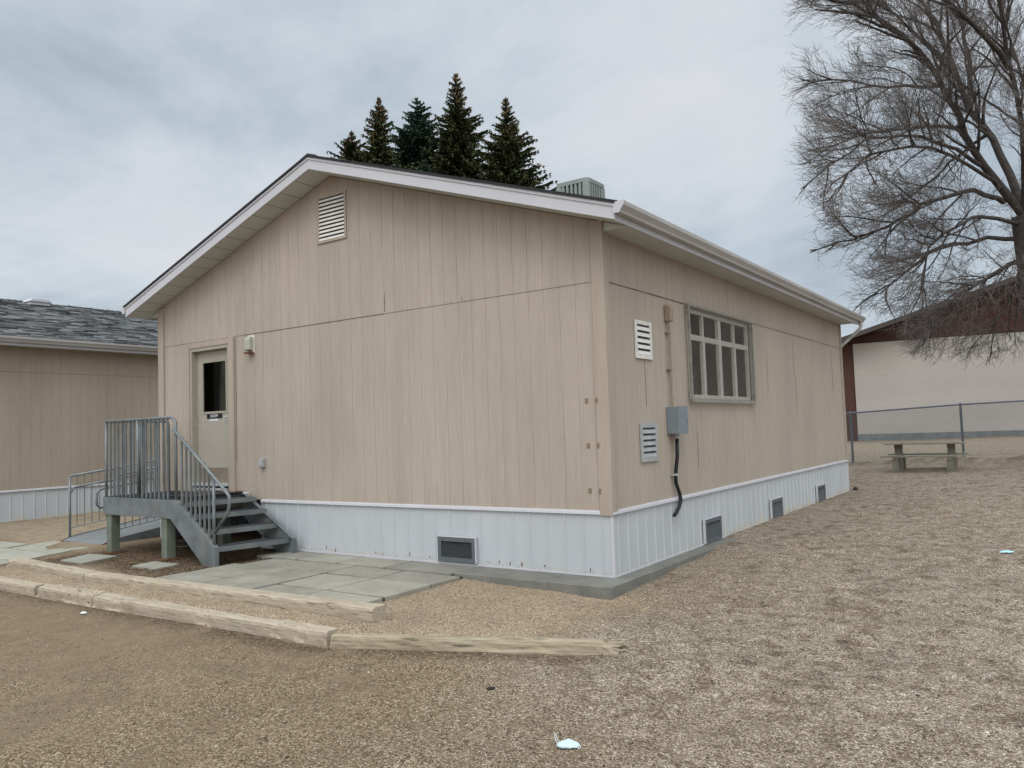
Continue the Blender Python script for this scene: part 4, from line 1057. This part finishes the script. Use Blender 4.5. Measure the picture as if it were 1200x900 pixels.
timber('landscape_timber', (-4.64, -2.93), (-1.13, -2.815), .2, .16, -.715, M['timber'], 'long squared timber of the lower step, butting against the grey log', 'timber', GL, 5, 0, False, [(.03, .06, .3), (.42, .2, .25), (1.9, .12, .2), (2.9, .06, .22), (3.2, .06, .2)])
timber('split_log', (-1.10, -2.86), (1.06, -1.97), .155, .125, -.735, M['logwood'], 'weathered split log angled to the right with a splintered end', 'log', None, 6, .35, True, [(1.5, .5, .15)])
# edging boards linking the timber steps, half buried
m = MB(); m.bar((-1.02, -2.63, -.735), (-.99, -2.72, -.735), .02, .03); 
# splinters at the log's end
m = MB(); r = random.Random(5); e = Vector((1.04, -1.98, -.80)); dv = Vector((.92, .39, 0))
for k in range(16):
    o_ = Vector((r.uniform(-.04, .02), r.uniform(-.05, .05), r.uniform(-.04, .04))); l_ = r.uniform(.04, .10)
    m.tube([e+o_-dv*.05, e+o_+dv*l_*.5, e+o_+dv*l_+Vector((0, 0, r.uniform(-.02, .03)))], [.012, .008, .002], 5)
lg_ = [o for o in C.objects if o.name == 'split_log'][0]
Rm = Matrix.Rotation(-lg_.rotation_euler[2], 3, 'Z'); m.v = [tuple(Rm @ (Vector(v)-lg_.location)) for v in m.v]
m.build('splinters', M['logwood'], lg_)

# ------------------------------------------------------------------ litter
def crumple(name, loc, sx, sy, h, mat, lab, cat, seed, loops=False, rotz=0):
    n = 12; m = MB(); r = random.Random(seed)
    for j in range(n+1):
        for i in range(n+1):
            u, v = i/n-.5, j/n-.5
            k = (1-abs(2*u)**2.4)**.5 if abs(u) < .5 else 0
            x = u*sx; y = v*sy*(.35+.65*k); z = h*(.2+.8*math.cos(u*PI)*math.cos(v*PI))+h*.35*noise.noise(Vector((u*5, v*7, seed)))+h*.1*math.sin(v*26)
            m.v.append((x, y, max(.001, z)))
    for j in range(n):
        for i in range(n): a = j*(n+1)+i; m.f.append((a, a+1, a+n+2, a+n+1))
    o = m.build(name, mat, None, smooth=True); o.location = loc; o.rotation_euler = (0, 0, rotz); tag(o, lab, cat)
    sd = o.modifiers.new('thickness', 'SOLIDIFY'); sd.thickness = .0015
    if loops:
        m = MB(); m.tube([(-sx*.46, 0, h*.4), (-sx*.56, .01, h*1.0), (-sx*.60, .03, h*1.8), (-sx*.55, .045, h*1.3), (-sx*.45, .03, h*.5)], .0022, 5)
        m.tube([(sx*.44, 0, h*.4), (sx*.55, -.02, h*.3), (sx*.57, -.03, h*.15), (sx*.42, -.035, h*.2)], .0022, 5); m.build('ear_loop', M['litwhite'], o)
    return o
crumple('face_mask', (1.62, -3.68, hz(1.62, -3.68)+.002), .125, .07, .032, M['maskblue'], 'crumpled pale blue face mask lying on the gravel in the foreground', 'face mask', 3, True, math.radians(25))
crumple('wrapper', (3.30, 3.42, hz(3.3, 3.42)+.004), .16, .08, .02, M['litblue'], 'flat blue wrapper on the gravel at the right', 'litter', 5, False, .5)
crumple('wrapper', (-4.36, -3.24, hz(-4.36, -3.24)+.004), .07, .05, .02, M['litwhite'], 'small white wrapper in front of the lower timbers', 'litter', 7, False, .3)
crumple('plastic_scrap', (.69, -3.12, hz(.69, -3.12)+.004), .06, .04, .012, M['litdark'], 'small dark scrap on the gravel in front of the log', 'litter', 8, False, .9)
crumple('brick_piece', (.12, 11.12, hz(.12, 11.12)-.01), .10, .10, .09, M['litdark'], 'small dark lump at the foot of the far corner of the skirting', 'rubble', 9)

# ------------------------------------------------------------------ fence
fpts = [(-8.4, 19.3), (-5.15, 20.15), (-1.93, 21.0), (1.25, 21.82), (4.45, 22.6), (7.65, 23.4), (10.85, 24.2)]
ftop = [.98, 1.02, 1.10, 1.25, 1.33, 1.42, 1.5]; H_ = 1.72
fe = empty('chain_link_fence', (fpts[2][0], fpts[2][1], ftop[2]-H_)); FB = (fpts[2][0], fpts[2][1], ftop[2]-H_)
tag(fe, 'grey chain-link fence with a top rail crossing behind the picnic table', 'fence')
for (x, y), zt in zip(fpts, ftop):
    m = MB(); m.tube([(x, y, zt-H_-.3), (x, y, zt+.02)], .038, 10); m.tube([(x, y, zt+.02), (x, y, zt+.05)], [.042, .02], 10); m.build('post', M['fence'], fe, FB)
m = MB(); m.tube([(x, y, zt-.01) for (x, y), zt in zip(fpts, ftop)], .026, 8); m.build('top_rail', M['fence'], fe, FB)
m = MB(); m.tube([(x, y, zt-H_+.05) for (x, y), zt in zip(fpts, ftop)], .004, 4); 
hh = H_-.08
for (p, q, za, zb) in zip(fpts[:-1], fpts[1:], ftop[:-1], ftop[1:]):
    ln = math.hypot(q[0]-p[0], q[1]-p[1]); k = -hh
    def FP(u, v): t = u/ln; return (p[0]+(q[0]-p[0])*t, p[1]+(q[1]-p[1])*t-.03, (za+(zb-za)*t)-.02-hh+v)
    while k < ln:
        for sg_ in (1, -1):
            a0 = max(0, k); a1 = min(ln, k+hh)
            if a1 > a0+.001:
                t0, t1 = a0-k, a1-k
                if sg_ < 0: t0, t1 = hh-t0, hh-t1
                m.tube([FP(a0, t0), FP(a1, t1)], .0045, 3, False)
        k += .0707*1.2
m.build('chain_mesh', M['wire'], fe, FB)

# ------------------------------------------------------------------ picnic table
pt = empty('picnic_table', (.70, 17.45, -.61), math.radians(2.5)); tag(pt, 'weathered wooden picnic table with two benches in front of the fence', 'picnic table')
def planks(mb, x0, x1, y0, y1, z, n, th=.04):
    w = (y1-y0)/n
    for i in range(n): mb.box(x0, x1, y0+i*w+.006, y0+(i+1)*w-.006, z-th, z)
m = MB(); planks(m, -1.0, 1.0, -.36, .36, .77, 5); m.build('tabletop', M['tablewood'], pt, bevel=.003)
for s_ in (-1, 1):
    m = MB(); planks(m, -1.03, 1.03, *sorted((s_*.60, s_*.88)), .44, 2); m.build('bench', M['tablewood'], pt, bevel=.003)
LM = simple('picnic_leg_concrete', (.17, .16, .13), .9, .2, 5)
for s_ in (-1, 1):
    m = MB(); x = s_*.66
    m.prism([(-.17, -.05), (.17, -.05), (.14, .35), (.13, .60), (.24, .70), (.24, .745), (-.24, .745), (-.24, .70), (-.13, .60), (-.14, .35)], 'x', x-.09, x+.09)
    m.box(x-.07, x+.07, -.86, .86, .31, .398)
    for t in (-1, 1): m.box(x-.085, x+.085, *sorted((t*.62, t*.84)), -.05, .309)
    m.build('leg', LM, pt, bevel=.008)

# ------------------------------------------------------------------ school behind
sc_ = empty('school_building', (-7.0, 46.0, -.5), math.radians(11)); tag(sc_, 'large school building with a cream stucco wall and maroon gable beyond the fence', 'building')
WL = 26.0; DP = 30; WH = 6.19; RS = .30; EV = 6.30
def rl(x): return EV+RS*(x+.4 if x < WL/2 else WL+.4-x)
m = MB(); m.box(.30, WL, .0, DP, .42, WH-.002); m.build('wall', M['stucco'], sc_)
m = MB(); m.box(.29, WL+.02, -.05, DP, -.6, .419); m.build('foundation', M['schoolbase'], sc_)
m = MB(); m.box(-.9, .288, .10, DP-1, -.6, WH-.002); m.build('brick_pier', M['brick'], sc_)
m = MB(); m.prism([(-.8, WH), (WL, WH), (WL, rl(WL)-.05), (WL/2, rl(WL/2)-.05), (-.8, rl(-.8)-.05)], 'y', -.03, DP-.2)
m.build('gable', M['maroon'], sc_)
m = MB()
for s_ in (-1, 1):
    xe = WL/2+s_*(WL/2+1.1); ze = rl(-.4)-.7*RS
    m.prism([(WL/2, rl(WL/2)), (xe, ze), (xe, ze+.16), (WL/2, rl(WL/2)+.16)], 'y', -1.3, DP+.5)
m.build('roof', M['schoolroof'], sc_)
m = MB()
for s_ in (-1, 1):
    xe = WL/2+s_*(WL/2+1.12); ze = rl(-.4)-.72*RS
    m.prism([(WL/2, rl(WL/2)-.12), (xe, ze-.12), (xe, ze+.17), (WL/2, rl(WL/2)+.17)], 'y', -1.34, -1.302)
m.build('fascia', M['schoolfascia'], sc_)

# ------------------------------------------------------------------ trees
rh = Vector((.8213, .5705, 0)); fh = Vector((-.0241, .9997, 0))
def tab_mesh(name, V, F, vals, mat, parent, base):
    V = np.asarray(V, float)-np.array(base); F = np.asarray(F)
    k = F.shape[1]; me = bpy.data.meshes.new(name); me.vertices.add(len(V)); me.vertices.foreach_set('co', V.ravel())
    me.loops.add(F.size); me.loops.foreach_set('vertex_index', F.ravel().astype(np.int32)); me.polygons.add(len(F))
    me.polygons.foreach_set('loop_start', np.arange(0, F.size, k)); me.polygons.foreach_set('loop_total', np.full(len(F), k)); me.update()
    if vals is not None: t = me.attributes.new('tab', 'FLOAT', 'FACE'); t.data.foreach_set('value', np.asarray(vals, np.float32))
    me.materials.append(mat); o = bpy.data.objects.new(name, me); C.objects.link(o); o.parent = parent; return o

def spruce(x, y, top, rmax, seed, mat, lab, cone=True, taper=.30, gap=0.0):
    r = random.Random(seed); base = (x, y, -.6); e = empty('spruce_tree', base); tag(e, lab, 'tree', 'spruce trees behind the classroom')
    H = top+.6; m = MB(); lean = (r.uniform(-.1, .1), r.uniform(-.1, .1))
    m.tube([(x, y, -.8), (x, y, -.6+H*.5), (x+lean[0]*.5, y+lean[1]*.5, top-.5), (x+lean[0], y+lean[1], top-.05)], [.26, .16, .035, .008], 8); m.build('trunk', M['bark_spruce'], e, base)
    V = []; F = []; vals = []; CV = []; CF = []; cv = []
    def tuft(p, d, l_, w, val):
        d = d.normalized(); a = Vector((r.uniform(-1, 1), r.uniform(-1, 1), r.uniform(-1, 1))); s = d.cross(a)
        if s.length < 1e-3: return
        s.normalize(); k = len(V)
        V.extend([tuple(p-s*w*.55), tuple(p+s*w*.55), tuple(p+d*l_*.6+s*w*.42), tuple(p+d*l_)]); F.append((k, k+1, k+2, k+3)); vals.append(val)
    z = .10
    while z < H-1.2:
        R = min(rmax*1.2, z*taper*1.32+.04+.10*math.sin(z*2.3+seed)*min(1, z)); R = max(.05, R)
        nb_ = 5 if z < .8 else int(8+min(4, z*.6)); a0 = r.uniform(0, 2*PI)
        detail = z < 9.5
        for b in range(nb_):
            if r.random() < gap: continue
            a = a0+2*PI*b/nb_+r.uniform(-.28, .28); Rb = R*(r.uniform(.6, 1.0) if r.random() < .6 else r.uniform(1.0, 1.25))
            tip_up = .45*math.exp(-z*.35); dr = Vector((math.cos(a), math.sin(a), 0))
            P0 = Vector((x+lean[0]*(1-z/H), y+lean[1]*(1-z/H), top-z))
            nseg = max(3, int(Rb/.16)) if detail else max(2, int(Rb/.4))
            sidev = Vector((-dr.y, dr.x, 0))
            if detail:
                prevp = None
                for i in range(nseg+1):
                    t = i/nseg; q = P0+dr*(Rb*t*.92)+Vector((0, 0, Rb*(tip_up*t-.28*t*(1-.7*t)*(1 if z > 1.5 else .3))+.10*t*t*Rb)); wq = sidev*((Rb*.20+.03)*(1-t*.75)*r.uniform(.6, 1.25))
                    if prevp:
                        k = len(V); V.extend([tuple(prevp[0]-prevp[1]), tuple(prevp[0]+prevp[1]), tuple(q+wq+Vector((0, 0, -.04))), tuple(q-wq)]); F.append((k, k+1, k+2, k+3)); vals.append(r.random()*.5)
                        k = len(V); V.extend([tuple(prevp[0]), tuple(q), tuple(q-Vector((0, 0, .10*(1-t)+.03))+dr*.02), tuple(prevp[0]-Vector((0, 0, .12)))]); F.append((k, k+1, k+2, k+3)); vals.append(r.random()*.3)
                    prevp = (q, wq)
            for i in range(nseg):
                t = (i+.6)/nseg; p = P0+dr*(Rb*t)+Vector((0, 0, Rb*(tip_up*t-.28*t*(1-.7*t)*(1 if z > 1.5 else .3))+.10*t*t*Rb))
                spread = Rb*.30*(1-t)+.05
                cnt = (7 if detail else 2)
                for k_ in range(cnt):
                    q = p+sidev*r.uniform(-spread, spread)+Vector((0, 0, r.uniform(-.05, .04)))
                    dd = dr*r.uniform(.3, 1.0)+sidev*r.uniform(-.8, .8)+Vector((0, 0, r.uniform(-.35, .30)))
                    l_ = (r.uniform(.07, .15)*min(1, .45+z*.3)) if detail else .45
                    tuft(q, dd, l_*(1.15 if k_ else 1), l_*.42, r.random()*.75+.25*(t))
                    if detail and r.random() < .5: tuft(q-Vector((0, 0, .03)), dd+Vector((0, 0, -.7)), l_*.8, l_*.4, r.random()*.5)
            if cone and z < 5.0 and r.random() < .85*math.exp(-z*.27):
                for k_ in range(r.randint(2, 5)):
                    t = r.uniform(.35, .98); q = P0+dr*(Rb*t)+sidev*r.uniform(-.1, .1)+Vector((0, 0, Rb*tip_up*t)); l_ = r.uniform(.08, .14); w = .022
                    k = len(CV); CV.extend([tuple(q+Vector((-w, 0, 0))), tuple(q+Vector((w, 0, 0))), tuple(q+Vector((w*.5, .01, -l_))), tuple(q+Vector((-w*.5, 0, -l_)))]); CF.append((k, k+1, k+2, k+3)); cv.append(r.random())
                    CV.extend([tuple(q+Vector((0, -w, 0))), tuple(q+Vector((0, w, 0))), tuple(q+Vector((.01, w*.5, -l_))), tuple(q+Vector((0, -w*.5, -l_)))]); CF.append((k+4, k+5, k+6, k+7)); cv.append(r.random())
        z += r.uniform(.17, .27) if detail else .42
    for k_ in range(22):
        zz = r.uniform(0, .7); tuft(Vector((x+lean[0], y+lean[1], top-zz)), Vector((r.uniform(-1, 1), r.uniform(-1, 1), 1.2)), .13, .04, r.random())
    cr = tab_mesh('crown', V, F, vals, mat, e, base)
    if CF: tab_mesh('cones', CV, CF, cv, M['cones'], cr, base)['kind'] = 'stuff'
spruce(-21.87, 17.68, 14.75, 2.4, 11, M['needles'], 'shortest spruce, leftmost of the row, its tip just above the roof', True, .46)
spruce(-21.0, 18.55, 16.4, 2.5, 12, M['needles'], 'slim spruce with brown cones, second from the left', True, .27)
spruce(-21.3, 21.6, 17.5, 2.6, 13, M['needles2'], 'darker open-branched spruce with a ragged top and no cones', False, .48, .12)
spruce(-18.25, 20.93, 17.6, 2.7, 14, M['needles'], 'tallest spruce, with a narrow pointed top', True, .29)
spruce(-14.76, 19.77, 15.0, 3.0, 15, M['needles'], 'rightmost spruce, with a broad brown cone-covered top', True, .34)
spruce(-18.9, 19.3, 13.2, 2.2, 16, M['needles2'], 'low dark spruce filling the gap between the two tall ones', False, .5)

def elm():
    hub = Vector((3.32, 17.57, .876)); ppm = 37.0
    base = (3.95, 18.0, -.6); e = empty('bare_elm_tree', base); tag(e, 'large leafless elm with fine drooping twigs at the right edge', 'tree')
    r = random.Random(21)
    def W(px, py, d): return hub+rh*((px-1200)/ppm)+fh*d+Vector((0, 0, (485-py)/ppm))
    LV = []; LF = []; TV = []; TF = []
    def tube(V, F, pts, r0, r1, n):
        b = len(V); prev = None; m = len(pts)
        for i, p in enumerate(pts):
            d = (pts[min(i+1, m-1)]-pts[max(i-1, 0)]).normalized()
            if prev is None: prev = d.cross(Vector((.3, .2, .93))).normalized()
            else: prev = (prev-d*prev.dot(d)).normalized()
            s2 = d.cross(prev); rr = r0+(r1-r0)*(i/(m-1))**.8
            for k in range(n): a = 2*PI*k/n; V.append(tuple(p+(prev*math.cos(a)+s2*math.sin(a))*rr))
        for i in range(m-1):
            for k in range(n): a = b+i*n+k; c = b+i*n+(k+1) % n; F.append((a, c, c+n, a+n))
    center = W(1215, 290, 0)
    EL = [(-900, 1200), (-400, 1150), (-60, 1040), (0, 1012), (40, 984), (85, 962), (150, 970), (210, 968), (300, 985), (360, 1000), (400, 1045), (440, 1080), (480, 1150), (900, 1300)]
    def inside(p, fuzz):
        v = p-hub; al = (v.x*fh.y-v.y*fh.x)/(rh.x*fh.y-rh.y*fh.x); be = (rh.x*v.y-rh.y*v.x)/(rh.x*fh.y-rh.y*fh.x); k_ = 25/(25+be); px = 1200+al*ppm*k_; py = 485-v.z*ppm*k_
        for (y0, x0), (y1, x1) in zip(EL[:-1], EL[1:]):
            if y0 <= py <= y1: lim = x0+(x1-x0)*(py-y0)/(y1-y0); break
        else: return True
        if py > 425+.15*max(0, 1130-px)*0+fuzz*.5 and px < 1190: return False
        return px > lim+fuzz
    def grow(p, d, length, rad, lvl, sag):
        fuzz = r.uniform(-4, 34)
        nseg = {1: 9, 2: 7, 3: 5, 4: 3}[lvl]; pts = [p]; step = length/nseg; dd = d.normalized()
        for i in range(nseg):
            dd = (dd+Vector((r.gauss(0, .10), r.gauss(0, .10), r.gauss(0, .10)-sag))).normalized(); q = pts[-1]+dd*step
            if not inside(q, fuzz): break
            pts.append(q)
        if len(pts) < 3: return
        V, F = (LV, LF) if lvl == 1 else (TV, TF)
        tube(V, F, pts, rad, max(.0026, rad*.35), 5 if lvl == 1 else (4 if lvl == 2 else 3))
        if lvl < 4: kids(pts, lvl, rad, length)
    def kids(pts, lvl, rad, length):
        cnt = {0: int(length*2.3)+2, 1: int(length*3.1)+2, 2: int(length*5.2)+2, 3: 3+int(length*6)}[lvl]
        m = len(pts)
        for k in range(cnt):
            t = (k+r.uniform(.1, .9))/cnt; t = .12+.88*t if lvl else .22+.78*t
            f = t*(m-1); i = min(m-2, int(f)); p = pts[i].lerp(pts[i+1], f-i); d = (pts[i+1]-pts[i]).normalized()
            side = d.cross(Vector((r.uniform(-1, 1), r.uniform(-1, 1), r.uniform(-1, 1)))).normalized()
            out = (p-center); out.z *= .4; out = out.normalized()
            nd = (d*.75+side*r.uniform(.45, .95)+out*.30+Vector((0, 0, .08))).normalized()
            ll = {0: r.uniform(1.1, 2.4)*(1.1-.45*t), 1: r.uniform(.55, 1.25)*(1.1-.4*t), 2: r.uniform(.28, .7), 3: r.uniform(.12, .30)}[lvl]
            rr = {0: max(.012, rad*.26), 1: .0074, 2: .0046, 3: .0036}[lvl]
            low = p.z < 4.8
            grow(p, nd, ll, rr, lvl+1, {0: -.012, 1: -.01, 2: -.03, 3: -.05}[lvl]+(.07 if low else 0))
    # trunk and leading limbs (pixel guides turned into positions in the tree's own plane, each with its own depth)
    trunk = [Vector(base), Vector((3.85, 17.9, 1.2)), W(1212, 400, 0), W(1208, 340, 0), W(1204, 290, 0)]
    tube(LV, LF, trunk, .42, .30, 12)
    G = [
      (.19, [(1204,290,0),(1180,258,-.3),(1165,238,-.6),(1150,208,-.9),(1137,172,-1.2),(1120,145,-1.5),(1095,122,-1.7),(1062,98,-1.8),(1020,82,-1.9),(978,84,-2)]),
      (.20, [(1204,285,0),(1192,235,.3),(1172,196,.5),(1155,168,.7),(1144,128,.9),(1130,85,1.0),(1115,50,1.1),(1092,22,1.2),(1070,-5,1.4)]),
      (.15, [(1155,168,.7),(1160,120,1.6),(1150,70,2.2),(1160,20,2.6),(1150,-40,3)]),
      (.12, [(1185,275,0),(1162,267,-.4),(1139,271,-.8),(1113,284,-1.2),(1095,298,-1.5),(1069,313,-1.7),(1040,322,-1.9),(1006,330,-2)]),
      (.12, [(1204,313,0),(1173,309,.5),(1139,307,1.0),(1110,311,1.4),(1087,322,1.8),(1062,340,2.1),(1040,352,2.3)]),
      (.10, [(1200,298,0),(1170,296,-.8),(1147,304,-1.5),(1127,319,-2.0),(1115,340,-2.4),(1108,372,-2.5)]),
      (.09, [(1165,243,-.6),(1139,232,-1.5),(1107,226,-2.1),(1075,235,-2.6),(1046,255,-2.9),(1012,282,-3.1)]),
      (.10, [(1150,208,-.9),(1121,194,.0),(1087,191,.6),(1043,188,1.2),(1000,200,1.6)]),
      (.09, [(1137,172,-1.2),(1105,160,-.5),(1070,150,.2),(1030,140,.6),(985,135,.8)]),
      (.09, [(1144,128,.9),(1115,100,.4),(1080,75,0),(1040,55,-.3),(1000,52,-.5)]),
      (.08, [(1130,85,1),(1100,60,1.8),(1070,35,2.4),(1040,15,2.8)]),
      (.10, [(1204,330,0),(1180,335,1.2),(1150,348,2.0),(1120,362,2.5),(1095,385,2.8)]),
      (.10, [(1206,335,0),(1190,345,-1.4),(1165,365,-2.2),(1140,380,-2.7)]),
      (.09, [(1180,258,-.3),(1150,250,-2.0),(1120,248,-3.2),(1085,262,-4.0),(1060,285,-4.4)]),
      (.09, [(1175,200,.5),(1150,195,2.2),(1120,205,3.4),(1085,225,4.2),(1050,240,4.6)]),
      (.14, [(1204,290,0),(1210,230,-1.2),(1200,170,-2.2),(1195,110,-2.8),(1180,50,-3.2),(1160,0,-3.4)]),
      (.14, [(1204,290,0),(1225,230,1.0),(1220,150,2.0),(1205,80,2.6),(1195,10,3)]),
      (.12, [(1200,170,-2.2),(1165,140,-3.4),(1130,120,-4.2),(1090,110,-3.6)]),
      (.16, [(1204,290,0),(1240,240,-.4),(1275,180,-.8),(1300,110,-1),(1320,30,-1)]),
      (.14, [(1208,320,0),(1250,290,.6),(1300,270,1),(1350,280,1.3),(1400,310,1.5)]),
      (.14, [(1240,240,-.4),(1290,210,-1),(1350,190,-1.6),(1410,200,-2)]),
      (.14, [(1206,310,0),(1225,280,-2),(1230,260,-4),(1225,270,-6)]),
      (.14, [(1206,310,0),(1215,280,2),(1220,260,4),(1215,270,6)]),
      (.10, [(1204,340,0),(1190,355,1.0),(1178,372,1.4),(1165,392,1.6)]),
    ]
    for k_, (rad, g) in enumerate(G):
        pts = [W(*q) for q in g]
        # smooth and wobble
        for _ in range(1):
            q = [pts[0]]
            for a, b in zip(pts[:-1], pts[1:]): q += [a.lerp(b, .25), a.lerp(b, .75)]
            q.append(pts[-1]); pts = q
        pts = [p+Vector((r.gauss(0, .035), r.gauss(0, .035), r.gauss(0, .035))) if i else p for i, p in enumerate(pts)]
        tube(LV, LF, pts, rad*.66, rad*.06+.006, 8)
        length = sum((b-a).length for a, b in zip(pts[:-1], pts[1:]))
        right = g[-1][0] > 1220
        if right: length *= .5
        kids(pts, 0, rad, length)
    tr_ = tab_mesh('trunk', LV, LF, None, M['bark_elm'], e, base); tr_.data.polygons.foreach_set('use_smooth', [True]*len(tr_.data.polygons))
    tab_mesh('crown', TV, TF, None, M['twig'], e, base)
    print('elm faces', len(LF), len(TF))
elm()

# ------------------------------------------------------------------ world, sun, camera
SUN_EL, SUN_AZ = math.radians(50), math.radians(152)       # azimuth measured clockwise from +y
sd = Vector((math.sin(SUN_AZ)*math.cos(SUN_EL), math.cos(SUN_AZ)*math.cos(SUN_EL), math.sin(SUN_EL)))
world = bpy.data.worlds.new('World'); scene.world = world; world.use_nodes = True
nt = world.node_tree; bg = nt.nodes['Background']
class WN(NT):
    def __init__(s): s.t = nt; s.co = nt.nodes.new('ShaderNodeTexCoord')
w = WN()
sky = w.n('ShaderNodeTexSky', _sky_type='NISHITA'); sky.sun_disc = False; sky.sun_elevation = SUN_EL; sky.sun_rotation = SUN_AZ; sky.air_density = 1.2; sky.dust_density = 3.0
dirv = w.co.outputs['Generated']
sx = w.n('ShaderNodeSeparateXYZ'); w.l(dirv, sx.inputs[0])
zc = w.math('MAXIMUM', w.math('ADD', sx.outputs[2], .22), .05)
cx = w.math('DIVIDE', sx.outputs[0], zc); cy = w.math('DIVIDE', sx.outputs[1], zc)
cv = w.n('ShaderNodeCombineXYZ'); w.l(cx, cv.inputs[0]); w.l(cy, cv.inputs[1]); cv.inputs[2].default_value = 3.7
n1 = w.noise(1.15, cv.outputs[0], 8, .56, .35); n2 = w.noise(3.0, cv.outputs[0], 7, .62, .5); n3 = w.noise(.42, cv.outputs[0], 3, .5)
f = w.math('ADD', w.math('MULTIPLY', n1, .66), w.math('ADD', w.math('MULTIPLY', n2, .24), w.math('MULTIPLY', n3, .34)))
clouds = w.ramp(f, [(.46, (4.0, 4.7, 5.4)), (.53, (4.9, 5.6, 6.25)), (.60, (5.9, 6.5, 7.1)), (.66, (6.7, 7.1, 7.55)), (.76, (7.4, 7.6, 7.9))])
# a thin overcast lets more light through high up and towards the sun
up = w.ramp(sx.outputs[2], [(.0, (1.12, 1.08, 1.06)), (.10, (1.05,)*3), (.25, (.98,)*3), (.55, (1.0,)*3), (.75, (1.6,)*3), (1, (1.9,)*3)])
dt = w.n('ShaderNodeVectorMath', _operation='DOT_PRODUCT'); w.l(dirv, dt.inputs[0]); dt.inputs[1].default_value = sd
su = w.ramp(dt.outputs['Value'], [(.1, (1,)*3), (.95, (2.6, 2.5, 2.35))])
clouds = w.mix(1.0, w.mix(1.0, clouds, up, 'MULTIPLY'), su, 'MULTIPLY')
tot = w.mix(.90, sky.outputs[0], clouds)
w.l(tot, bg.inputs[0]); bg.inputs[1].default_value = .1

sun = bpy.data.lights.new('sun', 'SUN'); sun.energy = .8; sun.angle = math.radians(28); sun.color = (1, .96, .90)
so = bpy.data.objects.new('sun', sun); C.objects.link(so); so.rotation_euler = sd.to_track_quat('Z', 'Y').to_euler()

cam = bpy.data.cameras.new('camera'); co_ = bpy.data.objects.new('camera', cam); C.objects.link(co_); scene.camera = co_
cam.sensor_width = 36; cam.lens = 36*927.39/1200; cam.clip_end = 3000; cam.clip_start = .05
yaw, pitch, roll = .6053, .059, -.0335
CY, SY, CP, SP = math.cos(yaw), math.sin(yaw), math.cos(pitch), math.sin(pitch)
fwd = Vector((-SY*CP, CY*CP, SP)); rt = Vector((CY, SY, 0)); upv = rt.cross(fwd)
r2 = rt*math.cos(roll)+upv*math.sin(roll); u2 = -rt*math.sin(roll)+upv*math.cos(roll)
co_.matrix_world = Matrix(((r2.x, u2.x, -fwd.x, 3.9234), (r2.y, u2.y, -fwd.y, -7.427), (r2.z, u2.z, -fwd.z, .8762), (0, 0, 0, 1)))
scene.view_settings.view_transform = 'Standard'; scene.view_settings.look = 'None'; scene.view_settings.gamma = 1; scene.view_settings.exposure = 0.06
scene.render.engine = 'CYCLES'
